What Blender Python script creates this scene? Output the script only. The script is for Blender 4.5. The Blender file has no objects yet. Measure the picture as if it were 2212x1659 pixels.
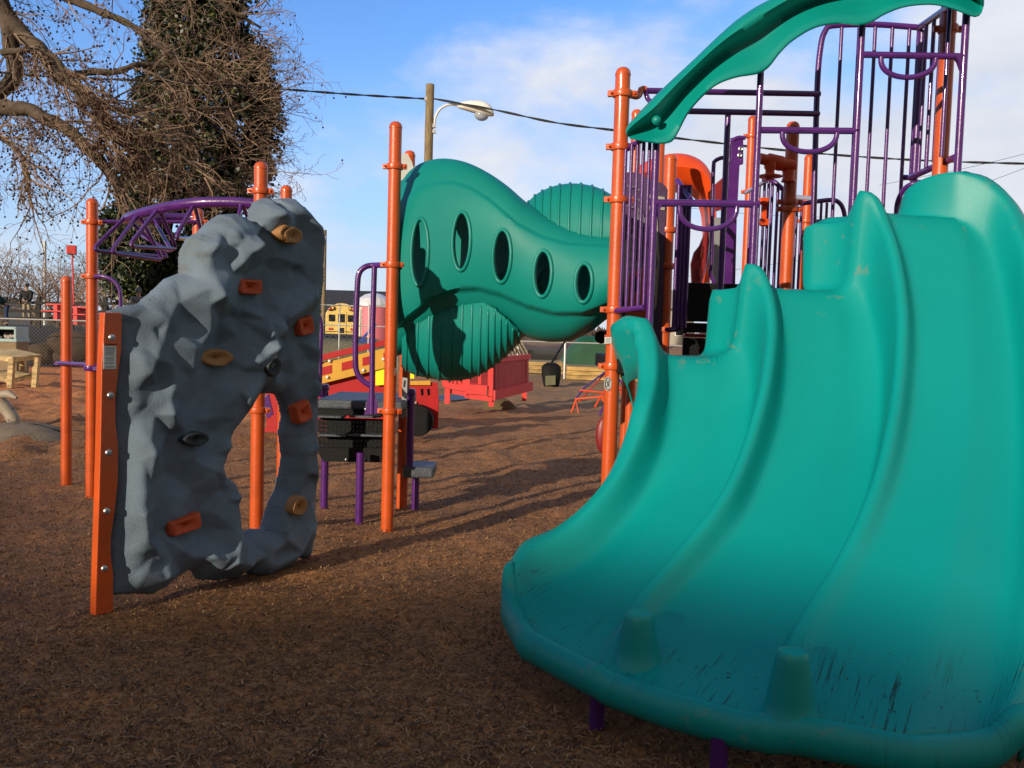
import bpy, math, random
import numpy as np
from mathutils import Vector, Matrix, noise, geometry
random.seed(7)
scene = bpy.context.scene
C = scene.collection
PI = math.pi

# ------------------------------------------------------------------ camera
FPX, CAMH, PIT, ROL = 1916.0, 1.45, math.radians(3.3), math.radians(1.7)
f_ = Vector((0, math.cos(PIT), -math.sin(PIT)))
r_ = Vector((math.cos(ROL), math.sin(ROL)*math.sin(PIT), math.sin(ROL)*math.cos(PIT)))
u_ = Vector((-math.sin(ROL), math.cos(ROL)*math.sin(PIT), math.cos(ROL)*math.cos(PIT)))
CAM = Vector((0, 0, CAMH))
def ray(px, py): return f_ + r_*((px-1106)/FPX) - u_*((py-829.5)/FPX)
def P(px, py, Y):
    d = ray(px, py); return CAM + d*(Y/d.y)
def G(px, py, z=0.0):
    d = ray(px, py); return CAM + d*((z-CAMH)/d.z)
cam = bpy.data.cameras.new('camera'); co = bpy.data.objects.new('camera', cam); C.objects.link(co)
M = Matrix.Identity(4)
for i in range(3):
    M[i][0] = r_[i]; M[i][1] = u_[i]; M[i][2] = -f_[i]; M[i][3] = CAM[i]
co.matrix_world = M
cam.sensor_fit = 'HORIZONTAL'; cam.sensor_width = 36; cam.lens = 36*FPX/2212
cam.clip_start = 0.05; cam.clip_end = 3000
scene.camera = co

# ------------------------------------------------------------------ helpers
def cr(pts, n):
    """Catmull-Rom resample, uniform in arc length"""
    p = [tuple(q) for q in pts]
    k = len(p[0]); A = np.array(p, float)
    if len(A) == 2:
        t = np.linspace(0, 1, n)[:, None]; return A[0]*(1-t)+A[1]*t
    E = np.vstack([2*A[0]-A[1], A, 2*A[-1]-A[-2]])
    out = []
    for i in range(len(A)-1):
        p0, p1, p2, p3 = E[i:i+4]
        for s in np.linspace(0, 1, 24, endpoint=False):
            out.append(.5*((2*p1)+(-p0+p2)*s+(2*p0-5*p1+4*p2-p3)*s*s+(-p0+3*p1-3*p2+p3)*s**3))
    out.append(A[-1]); out = np.array(out)
    d = np.r_[0, np.cumsum(np.linalg.norm(np.diff(out[:, :3], axis=0), axis=1))]
    t = np.linspace(0, d[-1], n)
    return np.stack([np.interp(t, d, out[:, j]) for j in range(k)], 1)
def VL(a): return [Vector(q[:3]) for q in a]
def pl(pts, n=None):
    """pixel+depth polyline -> world spline"""
    w = [tuple(P(*q)) for q in pts]
    return VL(cr(w, n or max(2, 6*len(pts))))
def worldloc(o):
    v = Vector((0, 0, 0))
    while o is not None: v += o.location; o = o.parent
    return v
def tag(o, label=None, cat=None, group=None, kind=None):
    if label: o['label'] = label
    if cat: o['category'] = cat
    if group: o['group'] = group
    if kind: o['kind'] = kind
    return o
def empty(name, loc, label, cat, group=None):
    o = bpy.data.objects.new(name, None); C.objects.link(o); o.location = loc
    o.empty_display_size = .1
    return tag(o, label, cat, group)
class MB:
    def __init__(s): s.v = []; s.f = []; s.mi = []; s.cur = 0
    def add(s, vs, fs):
        b = len(s.v); s.v += [tuple(q) for q in vs]; s.f += [tuple(b+i for i in q) for q in fs]; s.mi += [s.cur]*len(fs)
        return s
    def mat(s, i): s.cur = i; return s
    def tube(s, pts, r, n=10, closed=False, caps=True, ell=1.0):
        pts = [Vector(p) for p in pts]; m = len(pts)
        if m < 2: return s
        rs = r if isinstance(r, (list, tuple, np.ndarray)) else [r]*m
        T = []
        for i in range(m):
            a = pts[(i-1) % m] if (closed or i > 0) else pts[i]
            b = pts[(i+1) % m] if (closed or i < m-1) else pts[i]
            t = (b-a); T.append(t.normalized() if t.length > 1e-9 else Vector((0, 0, 1)))
        up = Vector((0, 0, 1)) if abs(T[0].z) < .9 else Vector((1, 0, 0))
        N = (up-T[0]*up.dot(T[0])).normalized(); vs = []
        for i in range(m):
            N = (N-T[i]*N.dot(T[i]));
            N = N.normalized() if N.length > 1e-6 else T[i].orthogonal().normalized()
            B = T[i].cross(N)
            for k in range(n):
                a = 2*PI*k/n; vs.append(pts[i]+(N*math.cos(a)+B*math.sin(a)*ell)*rs[i])
        fs = []
        for i in range(m if closed else m-1):
            j = (i+1) % m
            for k in range(n):
                l = (k+1) % n; fs.append((i*n+k, i*n+l, j*n+l, j*n+k))
        if caps and not closed:
            fs.append(tuple(range(n-1, -1, -1))); fs.append(tuple((m-1)*n+k for k in range(n)))
        return s.add(vs, fs)
    def box(s, c, size, rz=0.0, mtx=None):
        R = mtx or Matrix.Rotation(rz, 3, 'Z'); c = Vector(c)
        x, y, z = [q/2 for q in size]
        vs = [c+R @ Vector((a*x, b*y, d*z)) for a in (-1, 1) for b in (-1, 1) for d in (-1, 1)]
        return s.add(vs, [(0, 1, 3, 2), (4, 6, 7, 5), (0, 4, 5, 1), (2, 3, 7, 6), (0, 2, 6, 4), (1, 5, 7, 3)])
    def beam(s, a, b, w, h):
        """rectangular bar from a to b, width w (horizontal), height h"""
        a = Vector(a); b = Vector(b); t = (b-a).normalized()
        up = Vector((0, 0, 1)) if abs(t.z) < .98 else Vector((0, 1, 0))
        sd = t.cross(up).normalized(); up = sd.cross(t).normalized()
        R = Matrix((t, sd, up)).transposed()
        return s.box((a+b)/2, ((b-a).length, w, h), mtx=R)
    def lathe(s, prof, c, n=20, axis=None, sx=1.0, sy=1.0):
        c = Vector(c); ax = Vector(axis or (0, 0, 1)).normalized()
        q = Vector((0, 0, 1)).rotation_difference(ax); vs = []; m = len(prof)
        for r, z in prof:
            for k in range(n):
                a = 2*PI*k/n; vs.append(c+q @ Vector((r*math.cos(a)*sx, r*math.sin(a)*sy, z)))
        fs = [(i*n+k, i*n+(k+1) % n, (i+1)*n+(k+1) % n, (i+1)*n+k) for i in range(m-1) for k in range(n)]
        if prof[0][0] > 1e-5: fs.append(tuple(range(n-1, -1, -1)))
        if prof[-1][0] > 1e-5: fs.append(tuple((m-1)*n+k for k in range(n)))
        return s.add(vs, fs)
    def ell(s, c, rad, n=14, m=8, mtx=None):
        c = Vector(c); R = mtx or Matrix.Identity(3); vs = []; fs = []
        for i in range(m+1):
            th = PI*i/m
            for k in range(n):
                a = 2*PI*k/n
                vs.append(c+R @ Vector((rad[0]*math.sin(th)*math.cos(a), rad[1]*math.sin(th)*math.sin(a), rad[2]*math.cos(th))))
        for i in range(m):
            for k in range(n): fs.append((i*n+k, (i+1)*n+k, (i+1)*n+(k+1) % n, i*n+(k+1) % n))
        return s.add(vs, fs)
    def plate(s, poly, off):
        """world polygon (planar) extruded by vector off"""
        n = len(poly); off = Vector(off); a = [Vector(p) for p in poly]
        vs = a+[p+off for p in a]
        return s.add(vs, [tuple(range(n)), tuple(range(2*n-1, n-1, -1))]+[(i, i+n, (i+1) % n+n, (i+1) % n) for i in range(n)])
    def grid(s, rows, closed=False):
        """rows: list of equal length lists of points"""
        n = len(rows[0]); m = len(rows); vs = [p for r in rows for p in r]; fs = []
        for i in range(m-1):
            for k in range(n if closed else n-1):
                l = (k+1) % n; fs.append((i*n+k, i*n+l, (i+1)*n+l, (i+1)*n+k))
        return s.add(vs, fs)
    def build(s, name, mats, parent=None, smooth=True, angle=40, bevel=0, solid=0, base=True, recalc=True):
        if not isinstance(mats, (list, tuple)): mats = [mats]
        off = worldloc(parent) if parent is not None else Vector((0, 0, 0))
        if parent is None and base:
            xs = [p[0] for p in s.v]; ys = [p[1] for p in s.v]; zs = [p[2] for p in s.v]
            off = Vector(((min(xs)+max(xs))/2, (min(ys)+max(ys))/2, min(zs)))
        me = bpy.data.meshes.new(name)
        me.from_pydata([(p[0]-off.x, p[1]-off.y, p[2]-off.z) for p in s.v], [], s.f)
        for m in mats: me.materials.append(m)
        if len(mats) > 1: me.polygons.foreach_set('material_index', s.mi)
        me.validate(); me.update()
        if recalc and len(s.f) < 60000:
            import bmesh
            bm = bmesh.new(); bm.from_mesh(me); bmesh.ops.recalc_face_normals(bm, faces=bm.faces); bm.to_mesh(me); bm.free()
        if smooth:
            me.polygons.foreach_set('use_smooth', [True]*len(me.polygons))
            try: me.set_sharp_from_angle(angle=math.radians(angle))
            except Exception: pass
        o = bpy.data.objects.new(name, me); C.objects.link(o)
        if parent is not None: o.parent = parent
        else: o.location = off
        if solid:
            m = o.modifiers.new('solid', 'SOLIDIFY'); m.thickness = solid; m.offset = -1
        if bevel:
            m = o.modifiers.new('bevel', 'BEVEL'); m.width = bevel; m.segments = 2; m.limit_method = 'ANGLE'; m.angle_limit = math.radians(40)
        return o
def copy_tree(o, parent=None):
    c = o.copy(); C.objects.link(c); c.parent = parent
    for ch in [q for q in o.children]: copy_tree(ch, c)
    return c
def apply_mods(o):
    dg = bpy.context.evaluated_depsgraph_get(); dg.update()
    me = bpy.data.meshes.new_from_object(o.evaluated_get(dg)); o.modifiers.clear(); o.data = me
    return o

# ------------------------------------------------------------------ materials
def nt(m): m.use_nodes = True; return m.node_tree.nodes, m.node_tree.links
def mat(name, col, rough=.5, metal=0, var=.12, vscale=6, bump=0, bscale=60, coat=0, dirt=None, dscale=3, dthr=.62, spec=.5, speck=None, detail=6):
    m = bpy.data.materials.new(name); N, L = nt(m); b = N['Principled BSDF']
    b.inputs['Roughness'].default_value = rough; b.inputs['Metallic'].default_value = metal
    b.inputs['Coat Weight'].default_value = coat; b.inputs['Coat Roughness'].default_value = .08
    b.inputs['Specular IOR Level'].default_value = spec
    tc = N.new('ShaderNodeTexCoord')
    def nz(scale, det=detail, r=.6):
        t = N.new('ShaderNodeTexNoise'); t.inputs['Scale'].default_value = scale; t.inputs['Detail'].default_value = det; t.inputs['Roughness'].default_value = r
        L.new(tc.outputs['Object'], t.inputs['Vector']); return t
    n1 = nz(vscale); rp = N.new('ShaderNodeValToRGB')
    c0 = [max(0, c*(1-var)) for c in col[:3]]; c1 = [min(1, c*(1+var)) for c in col[:3]]
    rp.color_ramp.elements[0].color = (*c0, 1); rp.color_ramp.elements[1].color = (*c1, 1)
    rp.color_ramp.elements[0].position = .3; rp.color_ramp.elements[1].position = .7
    L.new(n1.outputs['Fac'], rp.inputs['Fac']); out = rp.outputs['Color']
    if dirt:
        n2 = nz(dscale, 8, .7); r2 = N.new('ShaderNodeValToRGB')
        r2.color_ramp.elements[0].position = dthr; r2.color_ramp.elements[1].position = min(1, dthr+.12)
        r2.color_ramp.elements[0].color = (0, 0, 0, 1); r2.color_ramp.elements[1].color = (.7, .7, .7, 1)
        mx = N.new('ShaderNodeMixRGB'); mx.inputs['Color2'].default_value = (*dirt, 1)
        L.new(n2.outputs['Fac'], r2.inputs['Fac']); L.new(r2.outputs['Color'], mx.inputs['Fac']); L.new(out, mx.inputs['Color1']); out = mx.outputs['Color']
    if speck:
        n3 = nz(speck[0], 2, .5); r3 = N.new('ShaderNodeValToRGB')
        r3.color_ramp.elements[0].position = speck[2]; r3.color_ramp.elements[1].position = speck[2]+.06
        r3.color_ramp.elements[0].color = (0, 0, 0, 1); r3.color_ramp.elements[1].color = (.8, .8, .8, 1)
        mx = N.new('ShaderNodeMixRGB'); mx.inputs['Color2'].default_value = (*speck[1], 1)
        L.new(n3.outputs['Fac'], r3.inputs['Fac']); L.new(r3.outputs['Color'], mx.inputs['Fac']); L.new(out, mx.inputs['Color1']); out = mx.outputs['Color']
    L.new(out, b.inputs['Base Color'])
    if bump:
        n4 = nz(bscale, 4, .6); bp = N.new('ShaderNodeBump'); bp.inputs['Strength'].default_value = bump; bp.inputs['Distance'].default_value = .01
        L.new(n4.outputs['Fac'], bp.inputs['Height']); L.new(bp.outputs['Normal'], b.inputs['Normal'])
    return m
def wood(name, col, rough=.8, bump=.4, stretch=(1, 1, .08), scale=40):
    m = mat(name, col, rough, var=.3, vscale=3); N, L = nt(m); b = N['Principled BSDF']
    tc = N.new('ShaderNodeTexCoord'); mp = N.new('ShaderNodeMapping'); mp.inputs['Scale'].default_value = stretch
    t = N.new('ShaderNodeTexNoise'); t.inputs['Scale'].default_value = scale; t.inputs['Detail'].default_value = 6
    L.new(tc.outputs['Object'], mp.inputs['Vector']); L.new(mp.outputs['Vector'], t.inputs['Vector'])
    rp = N.new('ShaderNodeValToRGB'); rp.color_ramp.elements[0].position = .35; rp.color_ramp.elements[1].position = .65
    rp.color_ramp.elements[0].color = (*[c*.5 for c in col], 1); rp.color_ramp.elements[1].color = (*[min(1, c*1.2) for c in col], 1)
    L.new(t.outputs['Fac'], rp.inputs['Fac']); L.new(rp.outputs['Color'], b.inputs['Base Color'])
    bp = N.new('ShaderNodeBump'); bp.inputs['Strength'].default_value = bump; bp.inputs['Distance'].default_value = .01
    L.new(t.outputs['Fac'], bp.inputs['Height']); L.new(bp.outputs['Normal'], b.inputs['Normal'])
    return m
ORANGE = mat('orange powder coat', (.58, .085, .011), .36, var=.16, vscale=5, coat=.3, bump=.2, bscale=120, speck=(170, (.75, .16, .05), .68), dirt=(.20, .06, .03), dscale=9, dthr=.64)
ORANGE_HD = mat('orange plastic', (.70, .075, .01), .38, var=.08, vscale=3, bump=.08, bscale=150)
PURPLE = mat('purple powder coat', (.085, .016, .16), .3, var=.2, vscale=9, coat=.5, bump=.15, bscale=120)
TEAL = mat('teal rotomolded plastic', (.0, .25, .215), .42, var=.05, vscale=1.2, bump=.1, bscale=220, dirt=(.015, .11, .09), dscale=2.2, dthr=.8, spec=.4)
GREEN = mat('green rotomolded plastic', (.002, .215, .18), .4, var=.06, vscale=2, bump=.1, bscale=220, spec=.4)
ROCK = mat('grey blue moulded rock', (.130, .180, .240), .72, var=.28, vscale=2.6, bump=.5, bscale=170, speck=(240, (.2, .25, .29), .6), dirt=(.12, .12, .09), dscale=2.5, dthr=.6)
HOLD_T = mat('tan resin hold', (.35, .17, .06), .7, bump=.4, bscale=120)
HOLD_O = mat('orange resin hold', (.55, .08, .02), .6, bump=.4, bscale=120)
HOLD_D = mat('dark green resin hold', (.025, .035, .04), .6, bump=.4, bscale=120)
STEEL = mat('galvanised steel', (.5, .5, .52), .4, 1, var=.2, vscale=30)
GREYM = mat('weathered grey metal', (.35, .36, .37), .5, .6)
BLACKC = mat('black vinyl coated steel', (.007, .007, .008), .6, spec=.2, var=.3, vscale=20, bump=.5, bscale=90)
DECKT = mat('worn deck top', (.06, .068, .085), .5, var=.4, vscale=14, bump=.5, bscale=60)
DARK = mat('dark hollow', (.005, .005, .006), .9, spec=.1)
WHITE = mat('white paint', (.78, .78, .76), .4, var=.05)
STICK = mat('white sticker', (.7, .7, .68), .5, var=.04)
INK = mat('black ink', (.02, .02, .02), .6)
RED = mat('red plastic', (.42, .008, .01), .4, var=.1)
REDD = mat('dark red plastic', (.22, .012, .015), .45, var=.15)
REDP = mat('sunlit red paint', (.72, .05, .045), .6, var=.1, vscale=4, bump=.2, bscale=40)
YEL = mat('yellow plastic', (.62, .33, .03), .45, var=.08)
YELB = mat('bright yellow plastic', (.9, .85, .01), .45, var=.03)
PURPD = mat('purple plastic panel', (.07, .035, .09), .5, var=.2)
BEIGE = mat('beige plastic', (.38, .33, .25), .55, var=.1)
BARK = mat('brown bark', (.085, .06, .042), .9, var=.5, vscale=3, bump=1, bscale=14, dirt=(.10, .10, .035), dscale=1.2, dthr=.55)
TWIG = mat('bare twig', (.25, .17, .115), .85, var=.45, vscale=.8)
SEED = mat('dark seed ball', (.055, .03, .025), .9)
POLE = wood('weathered pole wood', (.26, .19, .10))
PINE = wood('new pine lumber', (.58, .42, .20), stretch=(.2, 1, 1), scale=14)
TIMB = wood('treated yellow timber', (.56, .36, .12), stretch=(.2, 1, 1), scale=10)
RUBBER = mat('black rubber', (.007, .007, .008), .7, spec=.2, bump=.4, bscale=40)
GLASS = mat('dark window glass', (.02, .02, .025), .12, var=.05)
# ------------------------------------------------------------------ world, sun
SUN_EL, SAZ = math.radians(15), math.atan2(-.60, -.80)
w = bpy.data.worlds.new('World'); scene.world = w; w.use_nodes = True
N, L = w.node_tree.nodes, w.node_tree.links; N.clear()
sky = N.new('ShaderNodeTexSky'); sky.sky_type = 'NISHITA'; sky.sun_disc = False
sky.sun_elevation = SUN_EL; sky.sun_rotation = SAZ % (2*PI); sky.air_density = 1.0; sky.dust_density = .35; sky.ozone_density = 3.0
bg = N.new('ShaderNodeBackground'); bg.inputs['Strength'].default_value = .15
out = N.new('ShaderNodeOutputWorld'); tc = N.new('ShaderNodeTexCoord')
def wn(scale, sc, det, loc=(0, 0, 0)):
    mp = N.new('ShaderNodeMapping'); mp.inputs['Scale'].default_value = sc; mp.inputs['Location'].default_value = loc
    t = N.new('ShaderNodeTexNoise'); t.inputs['Scale'].default_value = scale; t.inputs['Detail'].default_value = det; t.inputs['Roughness'].default_value = .55
    L.new(tc.outputs['Generated'], mp.inputs['Vector']); L.new(mp.outputs['Vector'], t.inputs['Vector']); return t.outputs['Fac']
def mth(op, a, b=None, c=None, clamp=False):
    m = N.new('ShaderNodeMath'); m.operation = op; m.use_clamp = clamp
    for i, q in enumerate((a, b, c)):
        if q is None: continue
        if isinstance(q, (int, float)): m.inputs[i].default_value = q
        else: L.new(q, m.inputs[i])
    return m.outputs[0]
sep = N.new('ShaderNodeSeparateXYZ'); L.new(tc.outputs['Generated'], sep.inputs[0])
n1 = wn(3.2, (1, 1, 2.2), 7, (3.1, 1.7, .4)); n2 = wn(6.0, (1, 1, 1.9), 7, (.3, 5.2, 2.2))
# cloud cover grows towards the right of the view and towards the horizon
bias = mth('MULTIPLY_ADD', sep.outputs['X'], .50, .02)
low = mth('MULTIPLY_ADD', sep.outputs['Z'], -.75, .13)
cov = mth('ADD', mth('ADD', mth('MULTIPLY_ADD', n2, .42, mth('MULTIPLY', n1, .75)), bias), low)
cf = N.new('ShaderNodeMapRange'); cf.interpolation_type = 'SMOOTHSTEP'; cf.inputs['From Min'].default_value = .465; cf.inputs['From Max'].default_value = .74
L.new(cov, cf.inputs['Value'])
shade = N.new('ShaderNodeMixRGB'); shade.inputs['Color1'].default_value = (3.3, 3.8, 4.9, 1); shade.inputs['Color2'].default_value = (6.6, 6.6, 6.7, 1)
L.new(n2, shade.inputs['Fac'])
boost = N.new('ShaderNodeMixRGB'); boost.blend_type = 'MULTIPLY'; boost.inputs['Fac'].default_value = 1; boost.inputs['Color2'].default_value = (.92, 1.20, 1.62, 1)
L.new(sky.outputs[0], boost.inputs['Color1'])
hz = N.new('ShaderNodeMapRange'); hz.interpolation_type = 'SMOOTHSTEP'; hz.inputs['From Min'].default_value = .34; hz.inputs['From Max'].default_value = -.02; L.new(sep.outputs['Z'], hz.inputs['Value'])
hm = N.new('ShaderNodeMixRGB'); hm.inputs['Color2'].default_value = (3.6, 4.3, 5.6, 1); L.new(mth('MULTIPLY', hz.outputs[0], .72), hm.inputs['Fac']); L.new(boost.outputs[0], hm.inputs['Color1']); boost = hm
mx = N.new('ShaderNodeMixRGB'); L.new(cf.outputs[0], mx.inputs['Fac']); L.new(boost.outputs[0], mx.inputs['Color1']); L.new(shade.outputs[0], mx.inputs['Color2'])
bk_ = N.new('ShaderNodeMapRange'); bk_.interpolation_type = 'SMOOTHSTEP'; bk_.inputs['From Min'].default_value = .30; bk_.inputs['From Max'].default_value = -.15; L.new(sep.outputs['Y'], bk_.inputs['Value'])  # dimmer warm grey sky half added behind the camera to tune the fill
bm2 = N.new('ShaderNodeMixRGB'); bm2.inputs['Color2'].default_value = (2.25, 2.2, 2.15, 1); L.new(bk_.outputs[0], bm2.inputs['Fac']); L.new(mx.outputs[0], bm2.inputs['Color1']); mx = bm2
L.new(mx.outputs[0], bg.inputs['Color']); L.new(bg.outputs[0], out.inputs['Surface'])
sl = bpy.data.lights.new('sun', 'SUN'); sl.energy = 4.7; sl.angle = math.radians(.5); sl.color = (1, .86, .68)
so = bpy.data.objects.new('sun', sl); C.objects.link(so); so.location = (-20, -27, 12)
sd = Vector((.60*math.cos(SUN_EL), .80*math.cos(SUN_EL), -math.sin(SUN_EL)))
so.rotation_euler = sd.to_track_quat('-Z', 'Y').to_euler()
scene.view_settings.view_transform = 'Standard'; scene.view_settings.look = 'None'; scene.view_settings.exposure = 0

# ------------------------------------------------------------------ ground
def sst(a, b, x):
    t = min(1, max(0, (x-a)/(b-a))); return t*t*(3-2*t)
def terrain(x, y):
    r = math.hypot(x, y)
    z = .035*noise.noise((x*.9, y*.9, 3)) + .02*noise.noise((x*3.1, y*3.1, 9))
    lump = sst(7, 10, y)*(1-sst(27, 31, y))
    z += lump*(.032*noise.noise((x*1.3, y*1.3, 1))+.06*abs(noise.noise((x*2.6, y*2.0, 5))))
    # lumpy red soil on the far left
    z += .17*lump*sst(-2, -5, x)*abs(noise.noise((x*2.2, y*1.6, 2)))
    # bank behind the left fence
    z += 1.0*sst(27, 34, y)*sst(-3.5, -9, x)*(1-sst(150, 300, y))
    z += 0.5*sst(36, 52, y)*sst(6, 12, x)*(1-sst(150, 300, y))
    return z*(1-sst(60, 200, r)) if r > 60 else z
gx = sorted(set([round(-9+i*.085, 3) for i in range(212)]+[round(s*(9+(k**2)*.22), 2) for k in range(1, 60) for s in (-1, 1)]+[-1500, 1500]))
gy = [-1500, -400, -100, -40, -15, -5, -1, .5]; y = .8
while y < 40: gy.append(y); y += max(.06, .014*y)
while y < 1500: gy.append(y); y *= 1.13
gy.append(1600)
def zone(x, y):
    n = noise.noise((x*.35, y*.35, 7))*.5+noise.noise((x*1.5, y*1.5, 2))*.3
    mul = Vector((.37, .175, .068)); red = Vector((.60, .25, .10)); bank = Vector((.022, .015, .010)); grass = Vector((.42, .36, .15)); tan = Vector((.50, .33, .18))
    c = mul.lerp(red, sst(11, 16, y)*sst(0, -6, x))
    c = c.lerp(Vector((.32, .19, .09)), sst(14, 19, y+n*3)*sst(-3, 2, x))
    c = c.lerp(bank, sst(25.2, 27, y+n)*sst(-6.6, -8, x))  # near-black puts the shade of the bank into the ground colour
    c = c.lerp(grass, sst(27, 31, y+n*3)*sst(-9, -7, x)*sst(2, -2, x))
    c = c.lerp(tan, sst(36, 40, y+n*3)*sst(3, 8, x))
    return c*(1+.35*n)
mb = MB(); mb.grid([[(x, y, terrain(x, y)) for x in gx] for y in gy])
GM = mat('mulch ground', (.2, .1, .05), .95); N, L = nt(GM); b = N['Principled BSDF']
at = N.new('ShaderNodeAttribute'); at.attribute_name = 'zone'; tc = N.new('ShaderNodeTexCoord')
def gn(scale, det=8, rough=.7):
    t = N.new('ShaderNodeTexNoise'); t.inputs['Scale'].default_value = scale; t.inputs['Detail'].default_value = det; t.inputs['Roughness'].default_value = rough
    L.new(tc.outputs['Object'], t.inputs['Vector']); return t.outputs['Fac']
a1, a2, a3 = gn(1.1), gn(55, 6, .75), gn(9, 6)
def ramp(src, lo, hi, p0=.3, p1=.7):
    r = N.new('ShaderNodeValToRGB'); r.color_ramp.elements[0].position = p0; r.color_ramp.elements[1].position = p1
    r.color_ramp.elements[0].color = (*lo, 1); r.color_ramp.elements[1].color = (*hi, 1); L.new(src, r.inputs['Fac']); return r.outputs['Color']
def mul(a, b_):
    m = N.new('ShaderNodeMixRGB'); m.blend_type = 'MULTIPLY'; m.inputs['Fac'].default_value = 1; L.new(a, m.inputs['Color1']); L.new(b_, m.inputs['Color2']); return m.outputs['Color']
c = mul(at.outputs['Color'], ramp(a1, (.62, .66, .7), (1.25, 1.2, 1.1)))
c = mul(c, ramp(a2, (.35, .33, .33), (1.7, 1.6, 1.5), .34, .68)); c = mul(c, ramp(a3, (.65, .65, .68), (1.3, 1.28, 1.2)))
L.new(c, b.inputs['Base Color'])
bp = N.new('ShaderNodeBump'); bp.inputs['Strength'].default_value = 1; bp.inputs['Distance'].default_value = .03
ad = N.new('ShaderNodeMath'); ad.operation = 'MULTIPLY_ADD'; ad.inputs[1].default_value = .35; L.new(a2, ad.inputs[0]); L.new(a3, ad.inputs[2])
L.new(ad.outputs[0], bp.inputs['Height']); L.new(bp.outputs['Normal'], b.inputs['Normal'])
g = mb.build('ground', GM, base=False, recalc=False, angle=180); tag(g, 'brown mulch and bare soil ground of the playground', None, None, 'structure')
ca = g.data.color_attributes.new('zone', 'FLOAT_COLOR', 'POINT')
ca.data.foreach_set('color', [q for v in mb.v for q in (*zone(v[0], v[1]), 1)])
# loose shredded mulch strands
rs = np.random.RandomState(3); mb = MB(); vs = []; fs = []
cnt = 0
while cnt < 130000:
    y = 1.5+ (rs.rand()**1.9)*11; x = (rs.rand()*2-1)*(y*.62+.25)
    l = (.007+.022*rs.rand()**2.2); wd = .0016+.0024*rs.rand(); a = rs.rand()*PI*2; tl = (rs.rand()-.35)*.9
    dx, dy = math.cos(a)*l, math.sin(a)*l; nx, ny = -math.sin(a)*wd, math.cos(a)*wd
    z = terrain(x, y)+.002+.010*rs.rand(); dz = tl*l; k = rs.rand()*.012; b0 = len(vs)
    cx, cy = x+nx*rs.randn()*2.5, y+ny*rs.randn()*2.5
    vs += [(x-dx-nx, y-dy-ny, z), (x-dx+nx, y-dy+ny, z), (cx-nx, cy-ny, z+k+dz*.5), (cx+nx, cy+ny, z+k+dz*.5), (x+dx-nx, y+dy-ny, z+dz), (x+dx+nx, y+dy+ny, z+dz)]
    fs += [(b0, b0+1, b0+3, b0+2), (b0+2, b0+3, b0+5, b0+4)]; cnt += 1
mb.v = vs; mb.f = fs; mb.mi = [0]*len(fs)
MU = mat('shredded mulch', (.2, .1, .05), .9); N, L = nt(MU); b = N['Principled BSDF']
ge = N.new('ShaderNodeNewGeometry'); rp = N.new('ShaderNodeValToRGB'); L.new(ge.outputs['Random Per Island'], rp.inputs['Fac'])
e = rp.color_ramp.elements; e[0].color = (.035, .017, .008, 1); e[1].color = (.42, .26, .13, 1); q = e.new(.45); q.color = (.16, .078, .032, 1); q = e.new(.95); q.color = (.34, .18, .08, 1)
L.new(rp.outputs['Color'], b.inputs['Base Color'])
o = mb.build('mulch', MU, base=False, recalc=False, smooth=False); tag(o, 'loose shredded brown mulch strands covering the play area', 'mulch', None, 'stuff')
# unseen rise added behind the photographer to throw long soft shade over the foreground
mb = MB(); rows = []
for j in range(26):
    v = j/25; row = []
    for i in range(160):
        t = (i/159-.5)*260; h = 14.9+.56*sst(-4, -1, t)+.7*noise.noise((t*.05, 1, 2))+.7*noise.noise((t*.3, 4, 2))+.4*noise.noise((t*1.1, 4, 9))
        px_ = -.6*52+.8*t; py_ = -.8*52-.6*t; k = math.sin(v*PI); dd = (v-.5)*30
        row.append((px_-.6*dd, py_-.8*dd, h*k**.35*(.94+.06*noise.noise((t*.5, v*9, 3)))-.5*(k < .01)))
    rows.append(row)
mb.grid(rows); HM = mat('added shade ridge', (.05, .06, .03), .95, var=.5, vscale=.4, bump=1, bscale=1)
tag(mb.build('hill', HM, base=False), 'unseen ridge shape added behind the camera to shade the foreground', None, None, 'structure')
# ------------------------------------------------------------------ play structure (all bolted together: one thing)
PS = empty('play_structure', (0.3, 5.8, 0), 'orange, purple and teal play structure with triple slide, wavy tunnel and grey climbing wall', 'play structure')
def lab(o, s): o['label'] = s; return o
PR = .0445
def post(px, py, Y, clamps=(), z0=-.1, pb=None, r=PR, name='post', cap=True):
    """vertical post: (px,py) is its top; clamps are pixel heights"""
    t = P(px, py, Y); X = t.x
    if pb is not None: X = (t.x+P(pb[0], pb[1], Y).x)/2
    zt = t.z; mb = MB()
    prof = [(r, z0), (r, zt-.05)]
    if cap: prof += [(r*1.05, zt-.049), (r*1.05, zt-r*.95), (r*.98, zt-r*.62), (r*.8, zt-r*.3), (r*.5, zt-r*.1), (0, zt)]
    mb.lathe([(a, b) for a, b in prof], (X, Y, 0), 28)
    o = mb.build(name, ORANGE, PS)
    for c in clamps:
        py_, side = c if isinstance(c, tuple) else (c, 1)
        z = P(px, py_, Y).z; k = MB()
        k.lathe([(r*1.02, z-.022), (r*1.28, z-.02), (r*1.36, z), (r*1.28, z+.02), (r*1.02, z+.022)], (X, Y, 0), 24)
        for s in (-1, 1):
            k.box((X+s*r*1.55, Y-.004*s, z), (.034, .03, .034), .2*s)
            k.ell((X+s*r*1.55, Y-.024, z), (.009, .006, .009), 8, 5)
        kk = k.build('clamp', ORANGE, o, bevel=.004)
    return X, o
XA, pA = post(853, 262, 6.33, (360, 572, 888), pb=(838, 1150))
XB, pB = post(888, 325, 7.16, (880,), pb=(865, 1100))
XP1, p1 = post(1350, 145, 5.35, (203, 318, 432, 670, 792), pb=(1312, 1000))
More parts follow.
